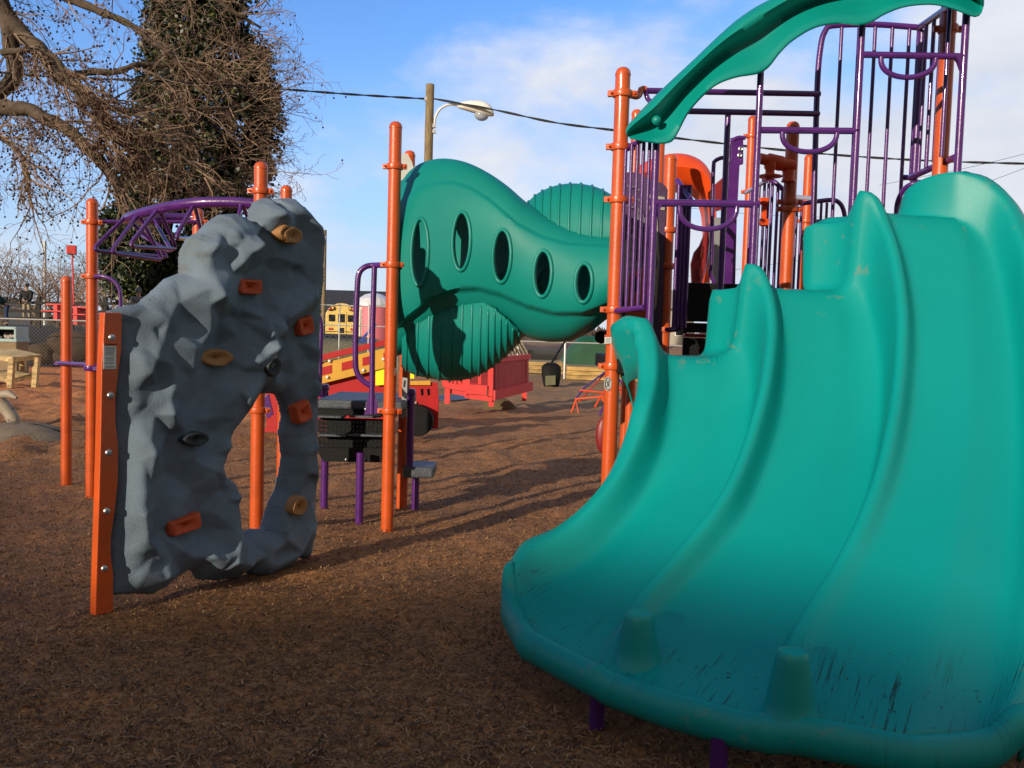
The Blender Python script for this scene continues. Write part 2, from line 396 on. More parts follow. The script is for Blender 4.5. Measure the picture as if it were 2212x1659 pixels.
XL1, l1 = post(200, 428, 7.16, (480, 597), pb=(197, 1080))
XL2, l2 = post(147, 596, 7.78, (), pb=(140, 1047))
XL3, l3 = post(566, 349, 5.95, (413, 886), pb=(552, 1140))
XL4, l4 = post(619, 400, 7.0, ())
XL5, l5 = post(428, 450, 7.5, (479,))
XP2, p2_ = post(1376, 236, 7.9, (), pb=(1352, 880))
XP3, p3_ = post(1422, 300, 8.0, (565,), pb=(1418, 600))
XP3b, p3b = post(1446, 332, 6.5, (497, 575, 712), pb=(1436, 740))
XP4, p4 = post(1625, 250, 9.2, (294, 415), pb=(1612, 600))
XP5, p5 = post(1711, 262, 6.3, (437, 452), pb=(1700, 610))
XP6, p6 = post(1749, 333, 8.4, (478,), pb=(1735, 620))
XP7, p7 = post(2056, -30, 5.45, (63,), pb=(2027, 380))

# ---- purple tube parts
def ptube(name, lines, parent=PS, m=None, rr=.0165, n=10):
    mb = MB()
    for q in lines:
        pts, r = (q if isinstance(q, tuple) else (q, rr))
        mb.tube(pts, r, n)
    return mb.build(name, m or PURPLE, parent)
def PP(*a): return [P(*q) for q in a]
def vbar(px, py0, py1, Y, pxb=None):
    a = P(px, py0, Y); b = P(pxb if pxb is not None else px, py1, Y); X = (a.x+b.x)/2
    return [Vector((X, Y, a.z)), Vector((X, Y, b.z))]
def uloop(x0, x1, y, yb, Y):
    a = P(x0, y, Y); b = P(x1, y, Y); d = a.z-P((x0+x1)/2, yb, Y).z; c = (a+b)/2; h = (b.x-a.x)/2
    return [Vector((c.x-h*math.cos(t)*(1 if True else 1), Y, a.z+(b.z-a.z)*.5*(1-math.cos(t))-d*math.sin(t)**.75)) for t in [PI*i/20 for i in range(21)]]
YF = 5.12
v1x = vbar(1420, 300, 860, YF, 1395); v2x = vbar(1645, 150, 650, YF, 1620); v3x = vbar(1861, 40, 520, YF, 1841); v4x = vbar(2088, 20, 450, YF, 2064)
RT = .019
ptube('slide_frame', [(v1x, .022), (v2x, RT), (PP((1412, 438, YF), (1640, 441, YF)), .021), (uloop(1468, 1592, 445, 497, YF), .015)])
ptube('slide_frame', [(PP((1643, 281, YF), (1852, 283, YF)), .019), (uloop(1690, 1808, 285, 330, YF), .0155), (v3x, RT)])
ptube('slide_frame', [(PP((1862, 118, YF), (2082, 122, YF)), .019), (uloop(1903, 2022, 122, 169, YF), .0155), (v4x, .021)])
# gussets of the slide frames
for gx_, gy_, s in ((1424, 438, 1), (2076, 122, -1)):
    a, b_, c_ = P(gx_, gy_-4, YF-.02), P(gx_+14*s, gy_-4, YF-.02), P(gx_-3*s, gy_+30, YF-.02)
    MB().plate([a, b_, P(gx_+4*s, gy_+10, YF-.02), c_], (0, .035, 0)).build('gusset', PURPLE, PS, smooth=False)
# small picket guard beside the corner post (the slides' left edge)
ls = [([P(1325, 672, 5.32), P(1391, 664, 5.12)], .017), ([P(1352, 322, 5.35), P(1416, 286, 5.14)], .017)]
for k in range(5):
    t = k/4.6+.04; Y = 5.32-.2*t
    ls.append((vbar(1353+t*60, 318-t*20, 670-t*6, Y, 1334+t*58), .011))
ptube('picket_guard', ls)
# back picket guard, lower deck
ls = [([P(1463, 390, 6.2), P(1492, 432, 6.0)], .019), ([P(1460, 438, 6.2), P(1492, 434, 6.0)], .017)]
for x0, x1 in ((1466, 1456), (1474, 1464), (1482, 1472), (1490, 1480)): ls.append((vbar(x0, 400, 708, 6.1, x1), .014))
ls.append(([P(1440, 712, 6.3), P(1462, 712, 6.15), P(1474, 700, 6.1)], .016))
ptube('picket_guard', ls)
# D handle rails
ptube('handrail', [(pl([(1610, 298, 6.6), (1592, 298, 6.6), (1577, 312, 6.6), (1576, 350, 6.6)], 14), .015)])
ptube('handrail', [(pl([(1567, 340, 6.3), (1548, 345, 6.3), (1541, 368, 6.3), (1537, 560, 6.3), (1534, 590, 6.3), (1545, 612, 6.3)], 30), .0145)])
ptube('bridge_rail', [(vbar(1574, 238, 640, 5.9, 1555), .02), (PP((1394, 196, 5.5), (1770, 203, 5.95)), .019), (PP((1480, 240, 5.6), (1768, 246, 5.95)), .019), (pl([(1394, 196, 5.5), (1400, 215, 5.5), (1412, 222, 5.45)], 8), .015)])
mb = MB(); mb.tube(pl([(1352, 203, 5.35), (1374, 208, 5.45), (1382, 203, 5.48), (1386, 192, 5.5), (1396, 194, 5.5)], 14), .02, 10); mb.build('clamp', ORANGE, p1)
# purple flat enclosure plate with bolts
a = [P(1577, 298, 6.9), P(1606, 294, 6.9), P(1606, 354, 6.9), P(1598, 356, 6.9), P(1592, 470, 6.9), P(1588, 640, 6.9), P(1562, 640, 6.9), P(1566, 470, 6.9), P(1568, 360, 6.9)]
pp = MB().plate(a, (0, .03, 0)).build('entry_plate', PURPLE, PS, smooth=False, bevel=.004)
for q in ((1600, 322), (1598, 336)): k = MB(); k.lathe([(.018, 0), (.02, .004), (.012, .009), (.007, .006), (0, .006)], P(q[0], q[1], 6.9)-Vector((0, .001, 0)), 12, (0, -1, 0)); k.build('bolt', STEEL, pp)
MB().plate([P(1540, 470, 7.6), P(1560, 470, 7.6), P(1556, 620, 7.6), P(1538, 620, 7.6)], (0, .03, 0)).build('entry_plate', GREYM, PS, smooth=False)

# ---- picket cage over the top slide
YC = 6.0
ls = [(pl([(1757, 490, YC), (1765, 200, YC), (1773, 100, YC), (1784, 65, YC), (1802, 55, YC), (1890, 53, YC), (1992, 60, YC)], 60), .02)]
for x0, x1 in ((1817, 1797), (1853, 1836), (1889, 1869), (1926, 1906), (1962, 1943)): ls.append((vbar(x0, 56, 520, YC, x1), .0125))
ptube('picket_cage', ls)
ls = [([P(1985, 60, 6.0), P(2052, 14, 5.35)], .022), ([P(1966, 384, 6.0), P(2063, 340, 5.3)], .021), ([P(1949, 383, 6.05), P(1975, 384, 5.98)], .018)]
for k in range(5):
    t = k/4; Y = 6.0-.68*t; a = P(1985+67*t, 60-46*t, Y); zb = P(1966+97*t, 384-44*t, Y).z
    ls.append(([a, Vector((a.x, Y, zb))], .013))
ls.append((vbar(1990, 66, 500, 5.98, 1970), .024))
ls.append((pl([(1936, 480, 5.9), (1938, 440, 5.9), (1952, 410, 5.85), (1975, 396, 5.8), (2010, 392, 5.8)], 24), .016))
ptube('picket_cage', ls)
# small D shaped guard behind the middle slide
ls = [(pl([(1728, 440, 7), (1745, 438, 7), (1795, 432, 7), (1815, 440, 7), (1824, 462, 7), (1824, 485, 7)], 30), .018), (PP((1752, 479, 7), (1824, 477, 7)), .018)]
for x in (1774, 1786, 1800): ls.append((vbar(x, 438, 478, 7, x-1), .011))
ptube('barrier_rail', ls)
# picket gate between the orange posts
ls = [([P(1612, 416, 8.6), P(1664, 386, 7.0)], .018), (pl([(1650, 388, 6.9), (1664, 386, 6.8), (1690, 408, 6.75), (1712, 424, 6.9), (1750, 428, 8.2)], 24), .019)]
for x, Y in ((1622, 8.2), (1631, 7.9), (1640, 7.6), (1651, 7.3), (1660, 7.0), (1668, 6.9), (1680, 6.8), (1690, 6.9), (1722, 7.4), (1732, 7.8)):
    y0 = 414-(x-1612)*.5 if x < 1664 else 388+(x-1664)*.7
    ls.append((vbar(x, y0, 640, Y, x-9), .0125))
ptube('picket_guard', ls)
mb = MB()
for y in (435, 480): mb.box(P(1650, y, 6.95), (.07, .04, .05)); mb.ell(P(1648, y, 6.93), (.01, .008, .01), 8, 5)
mb.box(P(1650, 458, 6.98), (.04, .03, .22)); mb.build('gate_latch', ORANGE_HD, PS, bevel=.004)

# ---- telescope on the orange post
mb = MB(); tY = 6.25
a, b_ = P(1640, 342, tY-.05), P(1714, 360, tY+.05); ax = (b_-a).normalized()
mb.lathe([(0, .01), (.034, 0), (.037, .004), (.037, .06), (.05, .075), (.052, .18), (.046, .2), (.05, .22), (.05, .28), (0, .281)], a, 20, ax)
c = P(1664, 352, tY-.03); mb.lathe([(.04, 0), (.04, -.035), (.03, -.05), (.032, -.075), (.085, -.088), (.087, -.095), (.03, -.1), (.028, -.115), (0, -.116)], c, 24)
mb.lathe([(.045, 0), (.04, -.05), (.05, -.08)], P(1704, 368, tY+.02), 16)
mb.build('telescope', ORANGE_HD, PS)

# ---- totem play panel behind the pickets
pY = 6.45
def poly(name, pts, m, Y, parent, th=.012): return MB().plate([P(x, y, Y) for x, y in pts], (0, th, 0)).build(name, m, parent, smooth=False)
pan = poly('play_panel', [(1352, 372), (1378, 372), (1404, 388), (1432, 396), (1441, 408), (1436, 520), (1433, 640), (1428, 760), (1410, 790), (1345, 790), (1340, 600)], PURPD, pY, PS, .03)
poly('panel_inlay', [(1350, 520), (1372, 500), (1392, 560), (1420, 470), (1425, 560), (1418, 660), (1400, 700), (1352, 700), (1345, 600)], BEIGE, pY-.014, pan)
poly('panel_inlay', [(1356, 600), (1368, 585), (1392, 582), (1410, 604), (1415, 650), (1404, 690), (1375, 702), (1352, 690)], HOLD_O, pY-.028, pan)
poly('panel_inlay', [(1366, 602), (1374, 596), (1378, 620), (1372, 632), (1365, 624)], INK, pY-.04, pan)
poly('panel_inlay', [(1394, 640), (1408, 644), (1406, 656), (1394, 654)], GREEN, pY-.04, pan)
poly('panel_inlay', [(1376, 480), (1390, 500), (1396, 540), (1386, 580), (1374, 560), (1366, 520)], PURPD, pY-.028, pan)
poly('panel_inlay', [(1402, 420), (1436, 426), (1436, 432), (1402, 428)], BEIGE, pY-.012, pan)
poly('panel_inlay', [(1402, 445), (1436, 448), (1436, 454), (1402, 452)], BEIGE, pY-.012, pan)
poly('panel_inlay', [(1348, 740), (1372, 735), (1400, 750), (1398, 785), (1350, 784)], BEIGE, pY-.012, pan)
mb = MB()
for i in range(9):
    y = 400+i*22; mb.tube([P(1354+4*(i % 2), y, pY-.012), P(1362, y+6, pY-.012), P(1374, y+2, pY-.012), P(1382, y+12, pY-.012)], .008, 6)
for cx, cy in ((1408, 512), (1412, 560), (1384, 470)):
    mb.tube([P(cx+9*math.cos(t)*(1-.06*t), cy+24*math.sin(t)*(1-.06*t), pY-.014) for t in [i*.5 for i in range(22)]], .006, 6)
mb.build('panel_carving', mat('grey carved line', (.16, .15, .16), .6), pan)

# ---- orange curved slide hood and red panel behind
hY = 9.0
outer = cr([(1360, 372), (1400, 345), (1450, 330), (1490, 332), (1522, 350), (1542, 386), (1546, 430), (1545, 500), (1540, 560), (1534, 612)], 44)
inner = cr([(1375, 400), (1410, 400), (1450, 402), (1484, 406), (1512, 414), (1526, 440), (1532, 474), (1533, 520), (1527, 566), (1514, 612)], 44)
rows = []
for a, b_ in zip(outer, inner):
    pa, pb = P(a[0], a[1], hY), P(b_[0], b_[1], hY); m_ = (pa+pb)/2
    rows.append([pa+Vector((0, .35, 0)), pa+Vector((0, .05, 0)), pa+(pb-pa)*.04, pa+(pb-pa)*.2+Vector((0, -.09, 0)), m_+Vector((0, -.15, 0)), pa+(pb-pa)*.8+Vector((0, -.09, 0)), pb, pb+Vector((0, .08, 0)), pb+Vector((0, .35, 0))])
mb = MB(); mb.grid(rows); o = mb.build('spiral_slide_hood', mat('bright orange plastic', (.8, .08, .01), .35, bump=.05), PS, angle=60)
o['label'] = 'curved orange plastic hood behind the purple pickets'
q = poly('slide_side_panel', [(1528, 478), (1532, 520), (1527, 566), (1514, 612), (1495, 612), (1493, 570), (1500, 545), (1512, 530), (1522, 505)], REDD, 8.95, PS, .05)
for pq in ([(1509, 545), (1518, 530), (1517, 555), (1508, 562)], [(1506, 582), (1515, 578), (1514, 600), (1505, 604)]): poly('panel_opening', pq, mat('deep red recess', (.12, .003, .003), .6), 8.93, q, .01)
q = poly('slide_side_panel', [(1545, 398), (1575, 372), (1577, 430), (1570, 450), (1546, 455)], REDD, 8.0, PS, .05)

# ---- decks, risers
def slab(name, x0, x1, y0, y1, z0, z1, m, par=PS, bev=.006): return MB().box(((x0+x1)/2, (y0+y1)/2, (z0+z1)/2), (x1-x0, y1-y0, z1-z0)).build(name, m, par, smooth=False, bevel=bev)
zd1 = P(1500, 776, 5.3).z; zd2 = P(1790, 634, 5.3).z; zd3 = P(2040, 476, 5.3).z
x1_, x2_, x3_, x4_ = XP1+.02, v2x[0].x, v3x[0].x, XP7+.2
slab('deck', x1_, x2_+.1, 5.26, 6.7, zd1-.10, zd1-.008, BLACKC)
slab('deck', x2_+.12, x3_, 5.28, 6.4, zd2-.12, zd2-.01, BLACKC)
slab('deck', x3_+.02, x4_, 5.28, 6.1, zd3-.12, zd3-.01, BLACKC)
# stair risers with perforated plates
zr = [P(1540, y, 6.75).z for y in (612, 690, 728, 775)]
xa, xb = P(1478, 690, 6.75).x, P(1665, 690, 6.75).x
def perforated(name, x0, x1, Y, z0, z1, par=PS, th=.01, hole=.007, rows=None):
    """plate with a real grid of square perforations"""
    mb = MB(); nx = int((x1-x0)/.03); nz = int((z1-z0)/.03); sx = (x1-x0)/nx; sz = (z1-z0)/nz
    for i in range(nx+1): mb.box((x0+i*sx, Y, (z0+z1)/2), (sx-hole, th, z1-z0))
    for j in range(nz+1): mb.box(((x0+x1)/2, Y+.001, z0+j*sz), (x1-x0, th*.8, sz-hole))
    return mb.build(name, BLACKC, par, smooth=False)
slab('step_riser', xa, xb, 6.74, 6.78, zr[1]-.02, zr[0], BLACKC)
perforated('step_riser', P(1565, 690, 6.7).x, P(1604, 690, 6.7).x, 6.72, zr[1]+.02, zr[0]-.12)
slab('step_riser', xa, xb, 6.76, 6.80, zr[2]+.03, zr[1]-.03, BLACKC)
slab('step_riser', xa+.02, xb, 6.8, 6.9, zr[2]-.005, zr[2]+.02, RED)
perforated('step_riser', P(1520, 750, 6.76).x, P(1604, 750, 6.76).x, 6.76, zr[3]+.02, zr[2]-.03)
slab('step_riser', xa, P(1520, 750, 6.76).x, 6.75, 6.79, zr[3], zr[2]-.01, BLACKC)

# ---- overhead ladder with hanging triangles
sp = pl([(556, 441, 6.0), (500, 437, 6.0), (430, 438, 6.02), (370, 446, 6.1), (315, 458, 6.25), (283, 468, 6.4), (272, 474, 6.6), (276, 476, 6.9), (296, 474, 7.15), (340, 470, 7.35), (400, 470, 7.5), (428, 470, 7.5)], 70)
mb = MB(); mb.tube(sp, .035, 16)
ol = mb.build('overhead_ladder', PURPLE, PS); lab(ol, 'curved purple overhead ladder with hanging triangular rungs')
def rung(apex, bl, brr):
    """rounded triangular handle, given three corners"""
    c = [Vector(apex), Vector(bl), Vector(brr)]; pts = []
    for i, r in ((0, .0), (1, .07), (2, .07)):
        p, a, b_ = c[i], c[i-1], c[(i+1) % 3]
        if r == 0: pts.append(p); continue
        q0, q1 = p+(a-p).normalized()*r, p+(b_-p).normalized()*r
        pts += [q0*(1-t)**2+p*2*t*(1-t)+q1*t*t for t in (0, .25, .5, .75, 1)]
    pts.append(c[0]+(c[0]-c[1]).normalized()*0.001)
    MB().tube(pts, .0145, 8).build('rung', PURPLE, ol)
rung(P(272, 468, 6.45), P(198, 541, 6.15), P(366, 556, 6.75))
rung(P(300, 462, 6.3), P(238, 546, 5.95), P(352, 562, 6.6))
rung(P(343, 450, 6.15), P(278, 532, 5.85), P(382, 538, 6.5))
rung(P(420, 440, 6.03), P(378, 515, 5.8), P(438, 515, 6.4))
rung(P(522, 438, 6.0), P(508, 500, 5.75), P(548, 500, 6.3))
rung(P(330, 470, 7.3), P(300, 505, 7.5), P(372, 545, 6.9))
ptube('tie_bar', [(PP((208, 479, 7.16), (424, 479, 7.45)), .016)])
ptube('grab_rail', [(pl([(205, 597, 7.12), (222, 597, 7.1), (245, 606, 7.1), (259, 630, 7.1), (261, 690, 7.1)], 22), .016)])
# purple double clamp bar joining the two low posts
mb = MB(); za = P(140, 786, 7.7).z
mb.tube(PP((128, 784, 7.70), (225, 790, 7.05)), .017, 10)
for X, Y in ((XL2, 7.78), (XL1, 7.16)): mb.lathe([(PR*1.02, za-.022), (PR*1.32, za-.02), (PR*1.4, za), (PR*1.32, za+.02), (PR*1.02, za+.022)], (X, Y, 0), 20)
mb.box((XL2-.07, 7.76, za), (.04, .03, .034)); mb.box((XL1+.08, 7.1, za), (.08, .035, .034)); mb.build('tie_bar', PURPLE, PS, bevel=.003)

# ---- small stepped deck between wall and tunnel
sY = 6.7; zt = P(780, 865, sY).z
xl, xr = P(681, 900, sY).x, P(828, 900, sY).x
slab('step_deck', xl, xr+.15, sY-.02, sY+.9, zt-.07, zt, DECKT, bev=.015)
z1, z2, z3 = [P(780, y, sY-.0).z for y in (893, 938, 1000)]
def stair_plate(y0, y1, Y):
    a, b_ = P(690, y1, Y), P(690, y0, Y)
    return perforated('step_riser', P(690, y1, Y).x, P(828, y1, Y).x, Y, a.z, b_.z, hole=.008)
slab('step_riser', xl, xr+.1, sY-.0, sY+.04, zt-.12, zt-.07, BLACKC)
for (x0, x1, y) in ((683, 745, 897), (757, 822, 897), (688, 750, 937), (764, 828, 937)):
    a, b_ = P(x0, y, sY-.04), P(x1, y, sY-.04); slab('tread', a.x, b_.x, sY-.10, sY+.02, a.z-.012, a.z+.004, DECKT, bev=.003)
stair_plate(905, 933, sY-.01); stair_plate(944, 968, sY+.005)
MB().plate([P(683, 968, sY-.03), P(828, 968, sY-.03), P(828, 999, sY-.03), P(698, 997, sY-.03), P(684, 972, sY-.03)], (0, .04, 0)).build('step_riser', BLACKC, PS, smooth=False)
for q in ((748, 993), (786, 993), (790, 884)): k = MB().ell(P(q[0], q[1], sY-.045 if q[1] > 900 else sY-.03), (.013, .008, .013), 10, 6); k.build('bolt', STEEL, PS)
MB().box(((xl+xr)/2, sY+.45, z3+.15), (xr-xl, .03, .28)).build('step_riser', BLACKC, PS, smooth=False)
for px, y0, y1, Y in ((701, 995, 1040, 6.95), (777, 995, 1062, 6.55)):
    a = P(px, y1, Y); ptube('support_leg', [([Vector((a.x, Y, -.05)), Vector((a.x, Y, z3+.1))], .03)])
# bench step on the right with its purple posts
a, b_ = P(872, 1006, 7.0), P(937, 1008, 7.0)
slab('step_deck', a.x, b_.x, 6.95, 7.3, a.z-.09, a.z, DECKT, bev=.015)
aa = P(896, 1060, 7.05); ptube('support_leg', [([Vector((aa.x, 7.1, -.05)), Vector((aa.x, 7.1, a.z-.05))], .03)])
aa = P(884, 1000, 7.0); q1 = P(889, 840, 7.0)
mb = MB(); mb.lathe([(.03, a.z-.05), (.03, q1.z-.05), (.037, q1.z-.045), (.04, q1.z-.02), (.03, q1.z), (0, q1.z+.004)], ((aa.x+q1.x)/2, 7.0, 0), 18); mb.build('support_post', PURPLE, PS)
q1 = P(702, 830, 7.4); mb = MB(); mb.lathe([(.03, zt-.1), (.03, q1.z-.05), (.037, q1.z-.045), (.04, q1.z-.02), (.03, q1.z), (0, q1.z+.004)], (q1.x, 7.4, 0), 18); mb.build('support_post', PURPLE, PS)
# hand loops
hl = 6.55
ptube('handrail', [(pl([(846, 573, 6.4), (810, 573, hl), (790, 576, hl), (776, 590, hl), (772, 620, hl), (769, 700, hl), (768, 780, hl), (772, 806, hl), (786, 824, hl), (803, 834, hl)], 60), .021),
                   (PP((809, 575, hl), (805, 700, hl), (803, 895, hl-.02)), .0205)])
MB().plate([P(797, 850, hl-.02), P(810, 850, hl-.02), P(819, 893, hl-.03), (P(786, 897, hl-.03))], (0, .012, 0)).build('rail_foot', PURPLE, PS, smooth=False)
ptube('handrail', [(pl([(679, 655, 6.9), (686, 678, 6.9), (693, 700, 6.9), (692, 760, 6.9), (690, 858, 6.9)], 30), .019), (pl([(676, 775, 6.7), (683, 800, 6.75), (690, 822, 6.9)], 12), .016)])
# grey steel side plate between posts A and B
q = poly('side_plate', [(869, 815), (880, 817), (878, 900), (866, 905)], GREYM, 6.9, PS, .015)
poly('side_plate_slot', [(872, 822), (876, 822), (874, 836), (871, 836)], INK, 6.895, q, .004)
o = poly('arch_panel', [(866, 348), (869, 330), (880, 332), (890, 350), (898, 380), (866, 390)], mat('pale grey plastic', (.5, .49, .47), .5), 6.9, PS, .03)
# ------------------------------------------------------------------ triple slide
NV = 90
def curve3(back, main):
    """rows from the entrance back edge to the lip"""
    b_ = [tuple(P(*q)) for q in back]; m = [tuple(P(*q)) for q in main]
    return np.vstack([cr(b_+[m[0]], 14)[:-1], cr(m, NV)])
c0 = curve3([(1362, 778, 5.34), (1350, 728, 5.28), (1346, 702, 5.2), (1364, 689, 5.1)],
            [(1391, 692, 5.0), (1408, 744, 4.9), (1410, 817, 4.75), (1395, 881, 4.6), (1372, 950, 4.5), (1330, 1030, 4.38), (1270, 1100, 4.27), (1206, 1150, 4.2), (1140, 1180, 4.15), (1108, 1222, 4.05)])
l1 = curve3([(1488, 772, 5.34), (1496, 773, 5.24), (1505, 774, 5.16), (1513, 775, 5.08)],
            [(1522, 778, 5.0), (1530, 800, 4.93), (1512, 900, 4.74), (1460, 1050, 4.4), (1370, 1190, 4.05), (1285, 1290, 3.78), (1165, 1378, 3.5)])
c1 = curve3([(1545, 772, 5.34), (1538, 642, 5.28), (1562, 630, 5.2), (1598, 622, 5.1)],
            [(1615, 574, 5.0), (1636, 584, 4.96), (1652, 620, 4.9), (1663, 665, 4.82), (1667, 730, 4.7), (1657, 828, 4.5), (1640, 905, 4.35), (1610, 1000, 4.17), (1568, 1090, 3.98), (1508, 1170, 3.82), (1440, 1245, 3.66), (1385, 1310, 3.5), (1300, 1446, 3.18)])
l2 = curve3([(1736, 629, 5.34), (1748, 630, 5.24), (1764, 631, 5.16), (1778, 632, 5.08)],
            [(1792, 635, 5.0), (1805, 660, 4.93), (1808, 800, 4.66), (1790, 950, 4.33), (1735, 1120, 3.93), (1650, 1270, 3.56), (1550, 1400, 3.24), (1455, 1508, 2.98)])
c2 = curve3([(1750, 628, 5.34), (1740, 500, 5.28), (1782, 487, 5.2), (1828, 478, 5.1)],
            [(1860, 416, 5.0), (1884, 430, 4.96), (1905, 480, 4.9), (1924, 535, 4.8), (1938, 600, 4.68), (1946, 665, 4.56), (1948, 730, 4.44), (1942, 828, 4.26), (1930, 920, 4.07), (1906, 1030, 3.85), (1870, 1130, 3.65), (1820, 1230, 3.45), (1768, 1310, 3.28), (1725, 1385, 3.12), (1660, 1556, 2.80)])
l3 = curve3([(1922, 466, 5.34), (1934, 468, 5.24), (1955, 470, 5.16), (1995, 472, 5.08)],
            [(2058, 475, 5.0), (2078, 510, 4.9), (2090, 650, 4.63), (2095, 850, 4.2), (2075, 1050, 3.77), (2040, 1250, 3.33), (2005, 1400, 3.02), (1960, 1602, 2.64)])
c3 = curve3([(1949, 466, 5.34), (1957, 420, 5.27), (1985, 396, 5.18), (2030, 380, 5.08)],
            [(2072, 376, 5.0), (2120, 388, 4.95), (2165, 425, 4.88), (2196, 480, 4.77), (2222, 560, 4.6), (2246, 700, 4.3), (2258, 850, 4.0), (2262, 1000, 3.72), (2256, 1150, 3.43), (2246, 1300, 3.13), (2232, 1420, 2.92), (2190, 1535, 2.70)])
curves = [c0, l1, c1, l2, c2, l3, c3]
NR = len(c0); NH = 16
def lanes(i):
    """world points across row i, and their outward side offsets"""
    q = [c[i] for c in curves]; row = []
    v = max(0, (i-13)/(NV-1)); bk = i < 13
    for s in range(6):
        a, b_ = q[s], q[s+1]; crest, val = (a, b_) if s % 2 == 0 else (b_, a)
        for k in range(NH):
            t = k/NH; tt = t**1.7 if s % 2 == 0 else (1-t)**1.7          # 0 at crest
            xy = crest[:2]*(1-tt)+val[:2]*tt
            edge = (s == 0 or s == 5)
            wgt = .82*math.exp(-(max(0, tt-.02)/(.19 if edge else .115))**2)+.18*math.exp(-(tt/.42)**2)
            z = val[2]+(crest[2]+(0 if edge or bk else .055*math.sin(PI*min(1, v*1.05))**.7)-val[2])*wgt
            row.append(Vector((xy[0], xy[1], z)))
    row.append(Vector(q[6])); return row
rows = [lanes(i) for i in range(NR)]
# lip: rolled bead beyond the last row
last = rows[-1]; n = len(last); lipn = []
for k in range(n):
    a, b_ = last[max(0, k-3)], last[min(n-1, k+3)]; t = (b_-a); t.z = 0; t.normalize(); lipn.append(Vector((t.y, -t.x, 0)))
for i_, (d, dz) in enumerate(((.008, .0), (.02, .010), (.035, .026), (.055, .032), (.075, .026), (.092, .008), (.1, -.02), (.1, -.05), (.085, -.08), (.055, -.095), (.01, -.095))):
    r = []
    for k in range(n):
        notch = 1.0
        for gk in [q*NH*2+NH+j*4 for q in range(3) for j in (-2, -1, 0, 1, 2)]:
            pass
        es = .82*min(1, .25+.75*k/9); r.append(last[k]+lipn[k]*d*es+Vector((0, 0, dz*es)))
    rows.append(r)
# side skirts: roll over the outer edges
full = []
for i, r in enumerate(rows):
    ii = min(i, NR-1)
    def out(a, b_):
        d = (a-b_); d.z = 0
        if d.length < 1e-4: d = Vector((1, 0, 0))
        return d.normalized()
    dl, dr = out(r[0], r[6]), out(r[-1], r[-7])
    k = 1.0 if i < NR else max(0, 1-(i-NR+1)*.16)
    L_ = [r[0]+dl*d*k+Vector((0, 0, z*k)) for d, z in (((.02, -.16), (.055, -.12), (.07, -.06), (.062, -.018), (.03, .006)) if i > 16 else ((-.05, -.34), (-.01, -.2), (.05, -.08), (.062, -.018), (.03, .006)))]
    R_ = [r[-1]+dr*d*k+Vector((0, 0, z*k)) for d, z in ((.03, .006), (.062, -.018), (.07, -.06), (.055, -.12), (.02, -.16))]
    full.append(L_+r+R_)
TS = mat('teal slide plastic', (.0, .285, .268), .40, var=.05, vscale=1.0, bump=.12, bscale=260, spec=.35)
# dirt that gathers in the run-out and scuffs at the entrances
N, L = nt(TS); b = N['Principled BSDF']; src = b.inputs['Base Color'].links[0].from_socket
at = N.new('ShaderNodeAttribute'); at.attribute_name = 'grime'; tc = N.new('ShaderNodeTexCoord'); sp_ = N.new('ShaderNodeSeparateXYZ'); L.new(at.outputs['Vector'], sp_.inputs[0])
def gmask(vec, scale, det, lo, hi, mapsc=(1, 1, 1)):
    mp = N.new('ShaderNodeMapping'); mp.inputs['Scale'].default_value = mapsc; L.new(vec, mp.inputs['Vector'])
    t = N.new('ShaderNodeTexNoise'); t.inputs['Scale'].default_value = scale; t.inputs['Detail'].default_value = det; t.inputs['Roughness'].default_value = .65; L.new(mp.outputs['Vector'], t.inputs['Vector'])
    r = N.new('ShaderNodeMapRange'); r.inputs['From Min'].default_value = lo; r.inputs['From Max'].default_value = hi; L.new(t.outputs['Fac'], r.inputs['Value']); return r.outputs[0]
uvn = N.new('ShaderNodeAttribute'); uvn.attribute_name = 'flow'
def mm(op, a, b_):
    m = N.new('ShaderNodeMath'); m.operation = op; m.use_clamp = True
    for i, q in enumerate((a, b_)):
        if isinstance(q, float): m.inputs[i].default_value = q
        else: L.new(q, m.inputs[i])
    return m.outputs[0]
streak = mm('MULTIPLY', mm('MULTIPLY', gmask(uvn.outputs['Vector'], 5, 5, .55, .63, (14, .55, 1)), gmask(tc.outputs['Object'], 4.0, 5, .45, .56)), sp_.outputs['X'])
spots = mm('MULTIPLY', gmask(tc.outputs['Object'], 42, 3, .655, .70), mm('ADD', mm('MULTIPLY', sp_.outputs['X'], .95), .10))
scuff = mm('MULTIPLY', gmask(tc.outputs['Object'], 11, 8, .60, .70), sp_.outputs['Y'])
m1 = N.new('ShaderNodeMixRGB'); m1.inputs['Color2'].default_value = (.008, .03, .02, 1); L.new(mm('MAXIMUM', streak, spots), m1.inputs['Fac']); L.new(src, m1.inputs['Color1'])
m2 = N.new('ShaderNodeMixRGB'); m2.inputs['Color2'].default_value = (.30, .17, .07, 1); L.new(scuff, m2.inputs['Fac']); L.new(m1.outputs['Color'], m2.inputs['Color1'])
L.new(m2.outputs['Color'], b.inputs['Base Color'])
mb = MB(); mb.grid(full)
slide = mb.build('triple_slide', TS, PS, angle=80, recalc=False); lab(slide, 'teal three lane wave slide with two bumper cones at its mouth')
g1 = slide.data.attributes.new('grime', 'FLOAT_VECTOR', 'POINT'); g2 = slide.data.attributes.new('flow', 'FLOAT_VECTOR', 'POINT'); A1 = []; A2 = []
W = len(full[0])
for i in range(len(full)):
    v = min(1.0, max(0, (i-13)/(NV-1)))
    for k in range(W):
        u = (k-5)/(NH*6)*3
        A1 += [sst(.85, .95, v)*(1 if i < NR+3 else .25), max(.62-.62*sst(-.02, .08, v), .25*sst(.97, 1, v), .35*(u > 2.9)), 0]; A2 += [u, v*3, 0]
